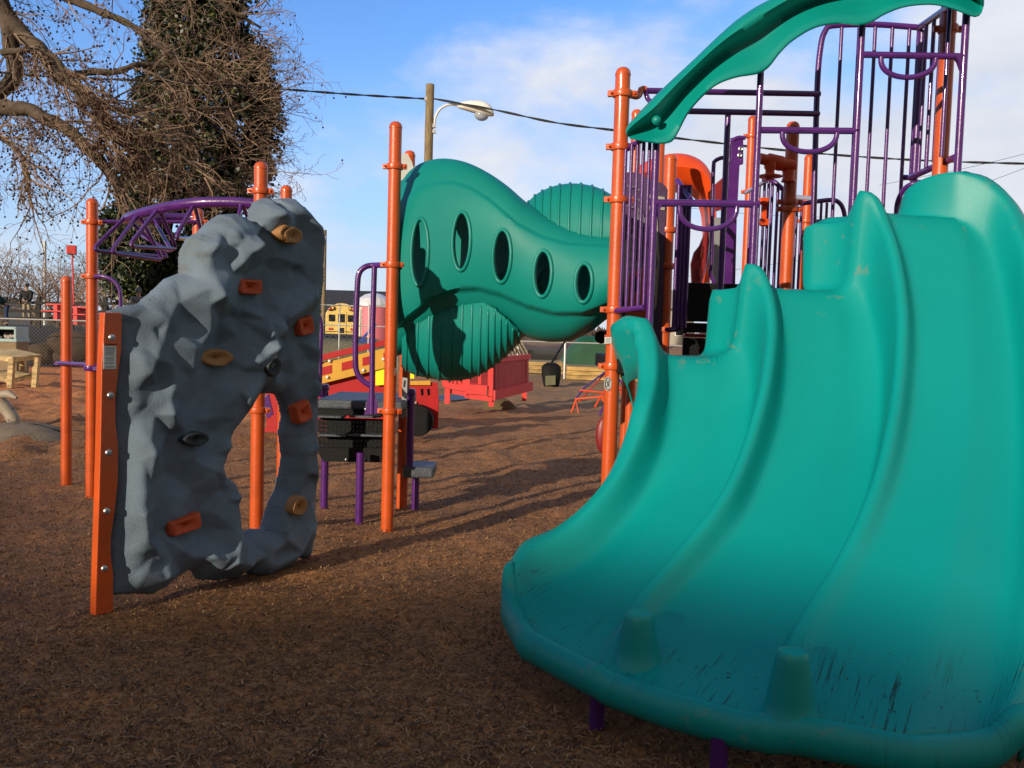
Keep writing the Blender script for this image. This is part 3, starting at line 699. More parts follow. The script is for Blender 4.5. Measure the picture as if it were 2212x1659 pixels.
g1.data.foreach_set('vector', A1); g2.data.foreach_set('vector', A2)
sub = slide.modifiers.new('solid', 'SOLIDIFY'); sub.thickness = .012; sub.offset = -1
# grip ridges at the entrances and run-out ribs across the bead
for (xa_, xb_, ya_, yb_, Y) in ((1462, 1548, 780, 775, 4.99), (1690, 1790, 637, 640, 4.985), (1915, 2005, 473, 480, 4.985)):
    mb = MB()
    for k in range(9):
        t = k/8; a = P(xa_+(xb_-xa_)*t, ya_+(yb_-ya_)*t, Y+.03); c = P(xa_+(xb_-xa_)*t+10, ya_+(yb_-ya_)*t+16, Y-.03)
        mb.tube([a+Vector((0, 0, .004)), (a+c)/2+Vector((.002, -.012, .016)), c+Vector((0, -.012, .004))], [.004, .009, .003], 8)
    mb.build('grip_ridge', TS, slide)
for lane, js in ((0, (15, 18, 21, 25, 29, 33)), (1, (42, 46, 50, 54, 58)), (2, (68, 73, 78, 83, 88, 92))):
    for k in js:
        mb = MB(); mb.tube([full[q][k+5]+Vector((0, 0, .001)) for q in range(NR-2, NR+7)], [.002, .005, .007, .007, .007, .007, .007, .006, .003], 6); mb.build('run_out_rib', TS, slide)
for px, py0, py1, r0, r1 in ((1380, 1322, 1420, .056, .078), (1712, 1405, 1535, .054, .078)):
    base = G(px, py1-18, .30); top = P(px, py0, base.y).z; h = top-.27; r0 *= .93
    mb = MB(); mb.lathe([(r1*1.35, -.03), (r1*1.15, -.004), (r1, .025), (r1*.95, .05), (r0*1.04, h-.02), (r0*.97, h-.006), (r0*.86, h), (r0*.80, h-.003), (0, h-.003)], (base.x, base.y+.02, .262), 32)
    mb.build('bumper_cone', TS, slide)
for px, py in ((1281, 1592), (1549, 1720)):
    g_ = G(px, py); o = MB().lathe([(.029, -.05), (.029, .16)], (g_.x+.02, g_.y+.08, 0), 20).build('support_leg', PURPLE, slide)
# unseen rear legs keep the run-out standing
for x, y, z in ((1.0, 4.2, .3), (1.95, 3.9, .6)): MB().lathe([(.029, -.05), (.029, z)], (x, y, 0), 16).build('support_leg', PURPLE, slide)

# ------------------------------------------------------------------ green arch over the slide entrances
top = cr([(1352, 290), (1356, 272), (1391, 234), (1438, 187), (1499, 130), (1560, 72), (1610, 32), (1665, 0), (1740, -34), (1850, -62), (1970, -66), (2080, -50), (2122, -20), (2126, 10)], 90)
low = cr([(1362, 300), (1392, 306), (1425, 310), (1450, 306), (1464, 287), (1487, 244), (1519, 207), (1550, 182), (1590, 167), (1635, 159), (1660, 145), (1684, 115), (1712, 88), (1760, 60), (1810, 51), (1857, 54), (1884, 47), (1909, 32), (1947, 17), (1984, 11), (2022, 11), (2059, 20), (2106, 37), (2121, 27)], 90)
rows = []
for i, (a, b_) in enumerate(zip(top, low)):
    Y = 5.06; e = min(1, i/6, (89-i)/5) if i < 89 else 0; e = max(.12, math.sqrt(max(0, e)))
    def q(t, dy): return P(a[0]+(b_[0]-a[0])*t, a[1]+(b_[1]-a[1])*t, Y+dy*e)
    rows.append([q(.5, .30), q(.05, .30), q(-.02, .16), q(.0, .02), q(.06, -.06), q(.16, -.08), q(.26, -.05), q(.36, .03), q(.46, .055), q(.6, .03), q(.8, -.02), q(.95, -.055), q(1.0, -.05), q(1.01, -.02), q(.96, .0), q(.8, .05), q(.5, .12), q(.5, .30)])
hood = MB().grid(rows); hood.f.append(tuple(range(18))); hood.mi.append(0)
hood.f.append(tuple(len(hood.v)-18+k for k in range(18))); hood.mi.append(0)
hd = hood.build('slide_hood', TEAL, PS, angle=80); lab(hd, 'teal curved canopy arch bridging the tops of the slides')
MB().lathe([(.026, 0), (.026, .006), (.018, .012), (.016, .02), (0, .026)], P(1418, 260, 5.03), 18, (0, -1, 0)).build('bolt_cap', TEAL, hd)

# ------------------------------------------------------------------ wavy crawl tunnel
A_ = Vector((XA, 6.33, 0)); B_ = Vector((XP1, 5.35, 0)); ax = (B_-A_).normalized(); nn = Vector((ax.y, -ax.x, 0))
if nn.y > 0: nn = -nn
def axis_at(px, off=0.0):
    """point of the tunnel axis (plan) seen at column px"""
    d = ray(px, 650); o = A_-nn*(.20+off)
    # solve o+ax*s = CAM+d*t in plan
    den = ax.x*d.y-ax.y*d.x; s = ((-o.x)*d.y-(-o.y)*d.x)/den
    return o+ax*s
def tunnel_rings(prof, Rd, off, band=None, expo=2.3, m=170, nseg=180):
    pr = cr(prof, m); rings = []; info = []
    for q in pr:
        c = axis_at(q[0], off); zt = P(q[0], q[1], c.y).z; zb = P(q[0], q[2], c.y).z; zc, rz = (zt+zb)/2, (zt-zb)/2; d_ = c-Vector((0, 0, 0)); d_.z = 0; sh = d_.dot(ax)/d_.dot(nn)
        R = []
        for k in range(nseg):
            th = 2*PI*k/nseg; cs, sn = math.cos(th), math.sin(th)
            x = math.copysign(abs(cs)**(2/expo), cs)*Rd; z = math.copysign(abs(sn)**(2/expo), sn)*rz
            if band and cs > -.2:
                yu = np.interp(q[0], *band[0]); yl = np.interp(q[0], *band[1]); cy = c.y-.25
                zu, zl = P(q[0], yu, cy).z, P(q[0], yl, cy).z; zz = zc+z
                wv = sst(zl-.010, zl+.014, zz); wu = 1-sst(zu-.012, zu+.012, zz)
                x += .06*wv*min(1, max(0, cs*3))+.0*wu; x -= .02*(1-wu)*max(0, cs)
            R.append(c+nn*x+ax*(x*sh)+Vector((0, 0, zc+z)))
        rings.append(R); info.append((c, zc, rz))
    return rings, info
prof1 = [(858, 396, 770), (864, 392, 768), (880, 372, 760), (905, 356, 742), (940, 348, 716), (975, 350, 700), (1010, 360, 692), (1050, 380, 690), (1090, 407, 700), (1130, 440, 722), (1165, 462, 735), (1200, 481, 739), (1240, 498, 735), (1280, 508, 715), (1312, 511, 690), (1328, 512, 684)]
up_ = ([862, 905, 940, 973, 1010, 1050, 1110, 1165, 1220, 1325], [440, 415, 405, 404, 416, 440, 490, 518, 532, 537])
lo_ = ([862, 880, 925, 980, 1030, 1080, 1140, 1200, 1260, 1325], [705, 690, 650, 630, 627, 640, 665, 680, 680, 656])
r1_, i1 = tunnel_rings(prof1, .36, .25, (up_, lo_))
t1 = MB(); t1.grid(r1_, closed=False)
# close the loop around each ring
t1 = MB(); t1.grid([r+[r[0]] for r in r1_])
tun = t1.build('tube_tunnel', GREEN, PS, angle=80, recalc=False); lab(tun, 'wavy teal green crawl tunnel with five oval portholes')
import bmesh
def weld(o, d=.0005):
    bm = bmesh.new(); bm.from_mesh(o.data); bmesh.ops.remove_doubles(bm, verts=bm.verts, dist=d); bmesh.ops.recalc_face_normals(bm, faces=bm.faces); bm.to_mesh(o.data); bm.free()
weld(tun); sm = tun.modifiers.new('s', 'SOLIDIFY'); sm.thickness = .018; sm.offset = -1; apply_mods(tun)
prof2 = [(870, 600, 792), (890, 600, 806), (925, 610, 816), (970, 600, 822), (1010, 580, 820), (1050, 545, 805), (1090, 490, 776), (1120, 455, 745), (1150, 422, 705), (1190, 403, 665), (1235, 398, 640), (1280, 406, 625), (1318, 425, 615), (1328, 430, 612)]
r2_, i2 = tunnel_rings(prof2, .30, .30, None, 2.2)
def inside1(p):
    # nearest station of tube 1
    s = min(range(len(i1)), key=lambda i: abs((i1[i][0]-p).dot(ax))); c, zc, rz = i1[s]
    d = (p-c).dot(nn); return (abs(d)/.345)**2.3+(abs(p.z-zc)/(rz*.97))**2.3 < 1
mb = MB(); nseg = 180; keep = [[not inside1(p) for p in r] for r in r2_]
mb.v = [tuple(p) for r in r2_ for p in r]
for i in range(len(r2_)-1):
    for k in range(nseg):
        l = (k+1) % nseg; q4 = ((i, k), (i, l), (i+1, l), (i+1, k))
        if any(keep[a][b_] for a, b_ in q4): mb.f.append(tuple(a*nseg+b_ for a, b_ in q4)); mb.mi.append(0)
lobe = mb.build('ribbed_lobe', GREEN, tun, angle=80); sm = lobe.modifiers.new('s', 'SOLIDIFY'); sm.thickness = .012; sm.offset = -1; apply_mods(lobe)
for i in range(4, len(r2_)-1, 7):
    mb = MB()
    seg = []
    R, (c, zc, rz) = r2_[i], i2[i]
    for k in range(-45, 136):
        kk = k % nseg; p = R[kk]; cs = math.cos(2*PI*kk/nseg)
        ok = keep[i][kk] and cs > -.6
        if ok: seg.append(p)
        elif seg:
            if len(seg) > 8: mb.tube(seg, [.004]+[.0105]*(len(seg)-2)+[.004], 8)
            seg = []
    if len(seg) > 8: mb.tube(seg, [.004]+[.0105]*(len(seg)-2)+[.004], 8)
    if mb.v: mb.build('tunnel_rib', GREEN, tun, angle=80)
# portholes
holes = ((905, 545, 16, 70), (994, 521, 17, 60), (1082, 553, 17, 54), (1171, 591, 17, 47), (1260, 611, 16, 39))
def surf1(px, py):
    """front surface point of the wave tube under a pixel"""
    c = axis_at(px, .25); zt = P(px, np.interp(px, [q[0] for q in prof1], [q[1] for q in prof1]), c.y).z; zb = P(px, np.interp(px, [q[0] for q in prof1], [q[2] for q in prof1]), c.y).z
    zc, rz = (zt+zb)/2, (zt-zb)/2; d_ = Vector((c.x, c.y, 0)); sh = d_.dot(ax)/d_.dot(nn); cy = c.y-.25
    zu, zl = P(px, np.interp(px, *up_), cy).z, P(px, np.interp(px, *lo_), cy).z; x = .3
    for _ in range(4):
        q = c+nn*x+ax*(x*sh); z = P(px, py, q.y).z; cs = max(0, 1-(abs(z-zc)/rz)**2.3)**(1/2.3); x = .36*cs+.06*sst(zl-.012, zl+.012, z)-.02*sst(zu-.03, zu+.03, z)
    q = c+nn*x+ax*(x*sh); return Vector((q.x, q.y, z))
for hx, hy, hw, hh in holes:
    K = 44; rim = [surf1(hx+hw*math.cos(2*PI*k/K), hy+hh*math.sin(2*PI*k/K)) for k in range(K)]
    cut = MB(); cut.v = [tuple(p+nn*.3) for p in rim]+[tuple(p-nn*1.6) for p in rim]
    cut.f = [(k, (k+1) % K, K+(k+1) % K, K+k) for k in range(K)]+[tuple(range(K-1, -1, -1)), tuple(range(K, 2*K))]; cut.mi = [0]*len(cut.f)
    co_ = cut.build('cutter', GREEN, None, smooth=False, base=False)
    for o in (tun, lobe):
        bm_ = o.modifiers.new('b', 'BOOLEAN'); bm_.operation = 'DIFFERENCE'; bm_.object = co_; bm_.solver = 'EXACT'; apply_mods(o)
    bpy.data.objects.remove(co_)
    MB().tube([surf1(hx+(hw+2.5)*math.cos(2*PI*k/K), hy+(hh+3)*math.sin(2*PI*k/K))+nn*.002 for k in range(K)], .0135, 10, closed=True).build('porthole_rim', GREEN, tun, angle=80)
for o in (tun, lobe):
    o.data.polygons.foreach_set('use_smooth', [True]*len(o.data.polygons)); o.data.set_sharp_from_angle(angle=math.radians(50))

# ------------------------------------------------------------------ climbing wall
W0 = G(232, 1318); W1 = G(676, 1206); W0.z = W1.z = 0; wa = (W1-W0); WL = wa.length; wa.normalize(); wn_ = Vector((wa.y, -wa.x, 0))
if wn_.y > 0: wn_ = -wn_
def onwall(px, py, off=0.0):
    d = ray(px, py); o = W0+wn_*off; t = (o-CAM).dot(wn_)/d.dot(wn_); return CAM+d*t
def wp(px, py):
    p = onwall(px, py, -.01); return ((p-W0).dot(wa), p.z)
outline = [(228, 672), (262, 662), (295, 656), (330, 625), (352, 603), (385, 590), (384, 560), (388, 540), (402, 515), (420, 505), (445, 480), (470, 464), (500, 462), (518, 470), (533, 484), (536, 455), (546, 436), (566, 428), (585, 440), (588, 430), (620, 428), (645, 448), (662, 470), (672, 478), (686, 492), (691, 530), (684, 552), (690, 580), (690, 610), (683, 660), (681, 760), (678, 900), (676, 1000), (672, 1100), (668, 1165), (660, 1200), (648, 1206), (632, 1200), (612, 1222), (590, 1232), (560, 1245), (530, 1238), (520, 1225), (500, 1248), (460, 1252), (422, 1250), (405, 1225), (392, 1232), (352, 1262), (318, 1281), (280, 1280), (228, 1284), (226, 1180), (232, 1120), (238, 1040), (236, 960), (232, 900), (234, 820), (240, 760), (240, 700), (232, 690)]
hole = [(549, 843), (556, 850), (576, 848), (592, 852), (600, 868), (606, 900), (600, 935), (606, 985), (602, 1015), (592, 1058), (578, 1085), (568, 1118), (562, 1142), (540, 1142), (516, 1150), (506, 1135), (500, 1110), (502, 1065), (494, 1040), (472, 1022), (468, 1005), (477, 985), (480, 955), (490, 930), (512, 905), (526, 885), (538, 862)]
def dens(poly_, st=.02):
    o = []
    for i in range(len(poly_)):
        a, b_ = Vector(poly_[i]), Vector(poly_[(i+1) % len(poly_)]); k = max(1, int((b_-a).length/st))
        o += [a.lerp(b_, j/k) for j in range(k)]
    return o
ou = dens([wp(*q) for q in outline]); ho = dens([wp(*q) for q in hole])
def inpoly(x, y, pl_):
    c = False; j = len(pl_)-1
    for i in range(len(pl_)):
        a, b_ = pl_[i], pl_[j]
        if (a[1] > y) != (b_[1] > y) and x < (b_[0]-a[0])*(y-a[1])/(b_[1]-a[1])+a[0]: c = not c
        j = i
    return c
allb = np.array([tuple(p) for p in ou+ho]); step = .0115; pts = []
for i in range(int(WL/step)+20):
    for j in range(int(2.5/step)):
        x = (i-8+(j % 2)*.5)*step; y = j*step
        if not inpoly(x, y, ou) or inpoly(x, y, ho): continue
        if ((allb-np.array((x, y)))**2).sum(1).min() < (step*.7)**2: continue
        pts.append(Vector((x, y)))
V2 = [Vector(p) for p in ou]+[Vector(p) for p in ho]+pts
no, nh_ = len(ou), len(ho)
ed = [(i, (i+1) % no) for i in range(no)]+[(no+i, no+(i+1) % nh_) for i in range(nh_)]
res_ = geometry.delaunay_2d_cdt(V2, ed, [], 0, 1e-6)
vv, ff = res_[0], res_[2]
ff = [f for f in ff if (lambda c: inpoly(c[0], c[1], ou) and not inpoly(c[0], c[1], ho))(((vv[f[0]].x+vv[f[1]].x+vv[f[2]].x)/3, (vv[f[0]].y+vv[f[1]].y+vv[f[2]].y)/3))]
# relief: named ridges traced from the wall plus angular facets
rr_ = np.random.RandomState(11)
def W(px, py): return np.array(wp(px, py))
ridges = [([(545, 470), (520, 520), (470, 570), (440, 640)], .15, .10), ([(440, 500), (410, 560), (400, 620)], .14, .12), ([(610, 450), (655, 490), (670, 560)], .10, .10),
          ([(640, 640), (570, 700), (520, 780), (490, 870), (470, 960)], .13, .10), ([(420, 640), (390, 720), (340, 840), (290, 960), (270, 1100)], .12, .09),
          ([(330, 690), (290, 800)], .07, .08), ([(540, 720), (560, 830)], .07, .07), ([(330, 900), (400, 960), (430, 1010)], .08, .08), ([(480, 1030), (500, 1110), (470, 1180)], .12, .10),
          ([(420, 1190), (500, 1210)], .13, .09), ([(640, 900), (600, 1040), (570, 1170), (550, 1220)], .11, .09), ([(650, 960), (640, 1100), (620, 1200)], .08, .08), ([(280, 1150), (330, 1230)], .08, .12), ([(560, 430), (580, 480)], .13, .09), ([(470, 480), (500, 540)], .11, .08), ([(660, 760), (650, 860)], .08, .08)]
dents = [((533, 500), .07, .16), ((590, 440), .04, .08), ((300, 700), .12, .05), ((505, 700), .10, .07), ((530, 620), .13, .07), ((455, 772), .14, .08), ((617, 508), .09, .06), ((580, 792), .09, .06), ((412, 947), .12, .07), ((390, 1130), .13, .06), ((650, 702), .09, .06), ((645, 888), .08, .05), ((635, 1090), .09, .05), ((395, 830), .08, .05), ((330, 1010), .12, .05)]
fac = [(rr_.rand()*WL, rr_.rand()*2.35, rr_.randn()*.5, rr_.randn()*.5, rr_.rand()*.10) for _ in range(110)]
fa = np.array(fac)
rseg = [(np.array([W(*q) for q in pl_]), h, wd) for pl_, h, wd in ridges]
dc = [(W(*c), r, d) for c, r, d in dents]
def base_h(x, y):
    h = 0
    for pa, hh_, wd in rseg:
        best = 9
        for i in range(len(pa)-1):
            ab = pa[i+1]-pa[i]; t = min(1, max(0, ((x-pa[i][0])*ab[0]+(y-pa[i][1])*ab[1])/(ab @ ab))); q = pa[i]+ab*t
            best = min(best, math.hypot(x-q[0], y-q[1]))
        h += hh_*.62*max(0, 1-best/(wd*1.05))**.9
    for c, r, dd in dc:
        q = math.hypot(x-c[0], y-c[1])/r
        if q < 1: h -= dd*.8*(1-q*q)
    return h
# faceted relief: a coarse random net of heights, interpolated flat between its nodes
lp = []
for i in range(-2, int(WL/.10)+3):
    for j in range(-2, 26):
        lp.append(Vector(((i+rr_.rand()*.95)*.10, (j+rr_.rand()*.95)*.10)))
for pa, hh_, wd in rseg:
    for q in cr([tuple(a) for a in pa], 5): lp.append(Vector((q[0], q[1])))
lv = geometry.delaunay_2d_cdt(lp, [], [], 0, 1e-6); lpv = lv[0]; lh_ = np.array([base_h(v.x, v.y)+.03+.06*rr_.rand() for v in lpv])
tr = [tuple(f) for f in lv[2]]; TA = np.array([[tuple(lpv[k]) for k in f] for f in tr]); HA = np.array([[lh_[k] for k in f] for f in tr])
def relief0(x, y):
    a, b_, c = TA[:, 0], TA[:, 1], TA[:, 2]; det = (b_[:, 1]-c[:, 1])*(a[:, 0]-c[:, 0])+(c[:, 0]-b_[:, 0])*(a[:, 1]-c[:, 1]); det = np.where(abs(det) < 1e-12, 1e-12, det)
    l1_ = ((b_[:, 1]-c[:, 1])*(x-c[:, 0])+(c[:, 0]-b_[:, 0])*(y-c[:, 1]))/det; l2_ = ((c[:, 1]-a[:, 1])*(x-c[:, 0])+(a[:, 0]-c[:, 0])*(y-c[:, 1]))/det; l3_ = 1-l1_-l2_
    k = int(np.argmax(np.minimum(np.minimum(l1_, l2_), l3_))); return float(l1_[k]*HA[k, 0]+l2_[k]*HA[k, 1]+l3_[k]*HA[k, 2])
def relief(x, y):
    wx = x+.010*noise.noise((x*9, y*9, 1)); wy = y+.010*noise.noise((x*9, y*9, 8))
    return .5*relief0(wx, wy)+.125*(relief0(wx+.008, wy)+relief0(wx-.008, wy)+relief0(wx, wy+.008)+relief0(wx, wy-.008))+.004*noise.noise((x*14, y*14, 2))
mb = MB(); fr = []; bk = []
for p in vv:
    d = math.sqrt(((allb-np.array((p.x, p.y)))**2).sum(1).min()); e = min(1, d/.028); e = math.sqrt(max(0, 1-(1-e)**2))
    side = sst(0, .12, p.x)*sst(0, .10, WL-.01-p.x); e2 = min(1, d/.10); e2 = e2*(2-e2); h = .012+e*.028+e2*max(-.01, relief(p.x, p.y))*(.25+.75*side)
    b0 = W0+wa*p.x+Vector((0, 0, p.y)); fr.append(b0+wn_*h); bk.append(b0-wn_*(.006+.022*e))
n0 = len(fr); edges = {}
for f in ff:
    for a, b_ in ((f[0], f[1]), (f[1], f[2]), (f[2], f[0])): edges[(a, b_)] = 1
bd = [(a, b_) for (a, b_) in edges if (b_, a) not in edges]
mb.add(fr+bk, [tuple(f) for f in ff]+[(f[0]+n0, f[2]+n0, f[1]+n0) for f in ff]+[(b_, a, a+n0, b_+n0) for a, b_ in bd])
wall = mb.build('climbing_wall', ROCK, PS, angle=70); lab(wall, 'grey blue moulded rock climbing wall with colourful holds and a ragged hole')
sb = [(226, 675), (260, 675), (264, 680), (264, 700), (262, 760), (255, 815), (250, 860), (250, 915), (256, 965), (255, 1040), (248, 1105), (240, 1160), (240, 1200), (245, 1245), (245, 1322), (206, 1330), (208, 1250), (213, 1100), (217, 960), (220, 800)]
MB().plate([onwall(x, y, .07) for x, y in sb], -wn_*.05).build('side_board', ORANGE, wall, smooth=False, bevel=.004)
sb2 = [(674, 640), (681, 645), (682, 800), (676, 1000), (670, 1212), (664, 1212), (668, 1000), (671, 850), (674, 700)]
MB().plate([onwall(x, y, .0) for x, y in sb2], -wn_*.03).build('side_board', ORANGE, wall, smooth=False)
for x, y in ((242, 729), (239, 854), (235, 978), (231, 1104), (226, 1228)):
    c = onwall(x, y, .072); k = MB(); k.lathe([(.017, -.004), (.018, 0), (.014, .006), (.006, .008), (.0055, .003), (0, .003)], c, 14, wn_); k.build('bolt', STEEL, wall)
def surf(px, py):
    """point on the rock surface under a pixel"""
    s, z = wp(px, py); h = .04+max(0, relief(s, z)); p = onwall(px, py, h); s, z = (p-W0).dot(wa), p.z; h = .04+max(-.01, relief(s, z)); return onwall(px, py, h), h
def hold(px, py, wpx, hpx, m, rot=0, kind='oval'):
    c, h = surf(px, py); sc = c.y/FPX; a, b_ = wpx*sc/2/.72, hpx*sc/2; mb = MB(); rows = []
    for rad, dep in ((1.0, -.04), (1.03, .0), (1.0, .018), (.9, .034), (.68, .036), (.42, .022), (.16, .016), (.12, .004), (0.001, .004)):
        r = []
        for k in range(28):
            t = 2*PI*k/28; cs, sn = math.cos(t), math.sin(t)
            if kind == 'box':
                x = math.copysign(abs(cs)**.45, cs)*a*rad; y = math.copysign(abs(sn)**.45, sn)*b_*rad; y += b_*.42*rad*(cs*cs)*(1 if sn > 0 else -.25)*rad-b_*.12
            else: x = cs*a*rad*(1+.12*math.sin(2*t+.6)); y = sn*b_*rad*(1+.14*cs)
            x, y = x*math.cos(rot)-y*math.sin(rot), x*math.sin(rot)+y*math.cos(rot)
            r.append(c+wa*x+Vector((0, 0, y))+wn_*(dep+.02))
        rows.append(r+[r[0]])
    mb.grid(rows); o = mb.build('climbing_hold', m, wall, angle=60)
    return o, c
for q in ((530, 618, 46, 32, HOLD_O, 0, 'box', 'orange'), (650, 702, 30, 38, HOLD_O, .2, 'box', 'orange'), (645, 888, 30, 42, HOLD_O, .3, 'box', 'orange'), (390, 1130, 58, 34, HOLD_O, .12, 'box', 'orange'),
          (455, 772, 64, 38, HOLD_T, -.05, 'oval', 'tan'), (621, 509, 36, 36, HOLD_T, 0, 'oval', 'tan'), (605, 503, 24, 34, HOLD_T, 0, 'oval', 'tan'), (636, 1092, 30, 42, HOLD_T, .3, 'oval', 'tan'),
          (580, 792, 26, 42, HOLD_D, 0, 'oval', 'dark green'), (412, 947, 46, 32, HOLD_D, -.1, 'oval', 'dark green')):
    o, c = hold(*q[:7]); o['label'] = q[7]+' bolt-on climbing hold'
# warning stickers
def text(body, size, pos, xdir, ydir, m, parent, name='lettering'):
    cu = bpy.data.curves.new(name, 'FONT'); cu.body = body; cu.size = size; cu.align_x = 'LEFT'; cu.extrude = .0002
    o = bpy.data.objects.new(name, cu); C.objects.link(o); dg = bpy.context.evaluated_depsgraph_get(); dg.update()
    me = bpy.data.meshes.new_from_object(o.evaluated_get(dg)); bpy.data.objects.remove(o); xd, yd = Vector(xdir).normalized(), Vector(ydir).normalized(); zd = xd.cross(yd); off = worldloc(parent) if parent else Vector((0, 0, 0))
    for v in me.vertices: v.co = Vector(pos)+xd*v.co.x+yd*v.co.y+zd*v.co.z-off
    me.materials.append(m); o = bpy.data.objects.new(name, me); C.objects.link(o); o.parent = parent; return o
for (x0, y0, x1, y1, parent, Pf) in ((224, 741, 251, 797, wall, lambda x, y: onwall(x, y, .074)), (1306, 723, 1321, 742, p1, lambda x, y: P(x, y, 5.35-PR-.004))):
    a, b_, c_, d_ = Pf(x0, y0), Pf(x1, y0), Pf(x1, y1), Pf(x0, y1); ny = (a-b_).cross(c_-b_).normalized(); ny = ny if ny.y < 0 else -ny
    wl = MB().plate([a, b_, c_, d_], -ny*.002).build('warning_label', STICK, parent, smooth=False)
    k = MB(); hh = 6 if y1-y0 > 40 else 5; k.plate([Pf(x0, y0)+ny*.0006, Pf(x1, y0)+ny*.0006, Pf(x1, y0+hh)+ny*.0006, Pf(x0, y0+hh)+ny*.0006], -ny*.0004)
    k.build('label_header', HOLD_O, parent, smooth=False)
    if y1-y0 > 40:
        text('WARNING', .0125, Pf(x0+4, y0+5)+ny*.0015, b_-a, a-d_, INK, parent)
        k = MB(); rq = random.Random(4)
        for j in range(17):
            if j in (7, 11, 14): continue
            y = y0+9+j*2.75; xs = x0+2+rq.random()*3; xe = x1-2-rq.random()*4
            while xs < xe:
                w_ = 1.2+rq.random()*2.6; k.plate([Pf(xs, y)+ny*.001, Pf(min(xe, xs+w_), y)+ny*.001, Pf(min(xe, xs+w_), y+1.0)+ny*.001, Pf(xs, y+1.0)+ny*.001], -ny*.0003); xs += w_+.6
        k.build('label_print', INK, parent, smooth=False)
    else:
        k = MB()
        for j in range(5):
            y = y0+7+j*2.2; k.plate([Pf(x0+2, y)+ny*.001, Pf(x1-2, y)+ny*.001, Pf(x1-2, y+.7)+ny*.001, Pf(x0+2, y+.7)+ny*.001], -ny*.0003)
        k.build('label_print', INK, parent, smooth=False)
c = P(1313, 829, 5.35-PR-.003); a = .022; bz = .043
mb = MB(); mb.plate([c+Vector((a*math.cos(t), .0, bz*math.sin(t))) for t in [2*PI*k/28 for k in range(28)]], (0, .003, 0)); pt = mb.build('maker_plate', mat('satin aluminium', (.6, .6, .6), .45, .3), p1, smooth=False)
mb = MB(); c = c+Vector((0, -.003, 0))
mb.tube([c+Vector((.016*math.cos(t), 0, .036*math.sin(t))) for t in [.6+k*.25 for k in range(20)]], .0018, 6)
mb.tube([c+Vector((x_, 0, z_)) for x_, z_ in ((-.008, -.02), (0, -.006), (-.006, .01), (.006, .02))], .0018, 6); mb.tube([c+Vector((x_, 0, z_)) for x_, z_ in ((.008, -.02), (.004, 0), (.009, .015))], .0018, 6)
mb.build('plate_mark', INK, p1)
c = P(1322-0+0, 0, 5.35)
# round logo plate on the left post
c = P(846, 783+38, 6.33-PR-.002) if False else P(853, 803+0, 6.33-PR-.002)
mb = MB(); mb.plate([c+Vector((.013*math.cos(t), 0, .03*math.sin(t))) for t in [2*PI*k/20 for k in range(20)]], (0, .003, 0)); mb.build('maker_plate', mat('shaded maker plate', (.12, .03, .015), .5), pA, smooth=False)
# ------------------------------------------------------------------ fences
def gz(px, py, Y): return P(px, py, Y)
FENCE = mat('galvanised fence wire', (.13, .13, .12), .5, .5)
FPOST = mat('galvanised fence post', (.5, .5, .48), .5, .4)
def chain_fence(label, pts, zt, h, pstep, cell=.11, group=None, mid=None, pw=.03, wd=.004):
    """pts plan polyline, zt top height, h height"""
    a, b_ = Vector(pts[0]), Vector(pts[1]); a.z = b_.z = 0; L_ = (b_-a).length; d = (b_-a)/L_
    root = empty('chain_link_fence', (a+b_)/2+Vector((0, 0, zt-h)), label, 'fence', group)
    mb = MB(); n = int((L_+h)/cell); nrm = Vector((-d.y, d.x, 0))
    for s in (-1, 1):
        for i in range(n):
            x0 = i*cell if s < 0 else i*cell-h; q0 = (x0, 0.) ; x1 = x0+s*h; q1 = (x1, h)
            if s > 0: q0, q1 = (x0, 0.), (x0+h, h)
            def clip(p, q):
                (xa, za), (xb, zb) = p, q
                if xa > L_ and xb > L_ or xa < 0 and xb < 0: return None
                def at(xc): return za+(zb-za)*(xc-xa)/(xb-xa)
                if xa < 0: za, xa = at(0), 0
                elif xa > L_: za, xa = at(L_), L_
                if xb < 0: zb, xb = at(0), 0
                elif xb > L_: zb, xb = at(L_), L_
                return (xa, za), (xb, zb)
            c = clip(q0, q1)
            if not c: continue
            (xa, za), (xb, zb) = c; o = Vector((0, 0, zt-h)); A = a+d*xa+o+Vector((0, 0, za)); B = a+d*xb+o+Vector((0, 0, zb)); sd_ = (B-A)
            if sd_.length < .02: continue
            pp_ = sd_.normalized().cross(nrm)*wd; k = nrm*.004*s
            mb.add([A-pp_+k, A+pp_+k, B+pp_+k, B-pp_+k], [(0, 1, 2, 3)])
    mb.build('wire_mesh', FENCE, root, smooth=False, recalc=False)
    mb = MB(); mb.tube([a+Vector((0, 0, zt)), b_+Vector((0, 0, zt))], .022, 8); mb.build('top_rail', FPOST, root)
    if mid: MB().tube([a+Vector((0, 0, mid)), b_+Vector((0, 0, mid))], .02, 8).build('mid_rail', FPOST, root)
    k = 0
    while k*pstep <= L_+.01:
        p = a+d*k*pstep; MB().lathe([(pw, zt-h-.3), (pw, zt+.03), (pw*.6, zt+.07), (0, zt+.08)], (p.x, p.y, 0), 8).build('fence_post', FPOST, root); k += 1
    return root
fl = P(-60, 690, 24.5), P(560, 700, 26)
chain_fence('low chain link fence in front of the dark bank beside the wooden play table', (fl[0], fl[1]), P(100, 691, 24.5).z, 1.25, 3.1, .10, wd=.003)
f2 = P(670, 703, 31), P(960, 703, 31)
chain_fence('tall chain link fence in front of the yellow school bus', (f2[0], f2[1]), P(740, 660, 31).z, 2.2, 1.02, .2, wd=.0025, mid=P(740, 703, 31).z, pw=.024)
f3 = P(1120, 740, 29), P(1500, 742, 29)
cf = chain_fence('short chain link fence behind the stacked yellow timber beds', (f3[0], f3[1]), P(1230, 740, 29).z, 1.15, 1.53, .09, pw=.035)

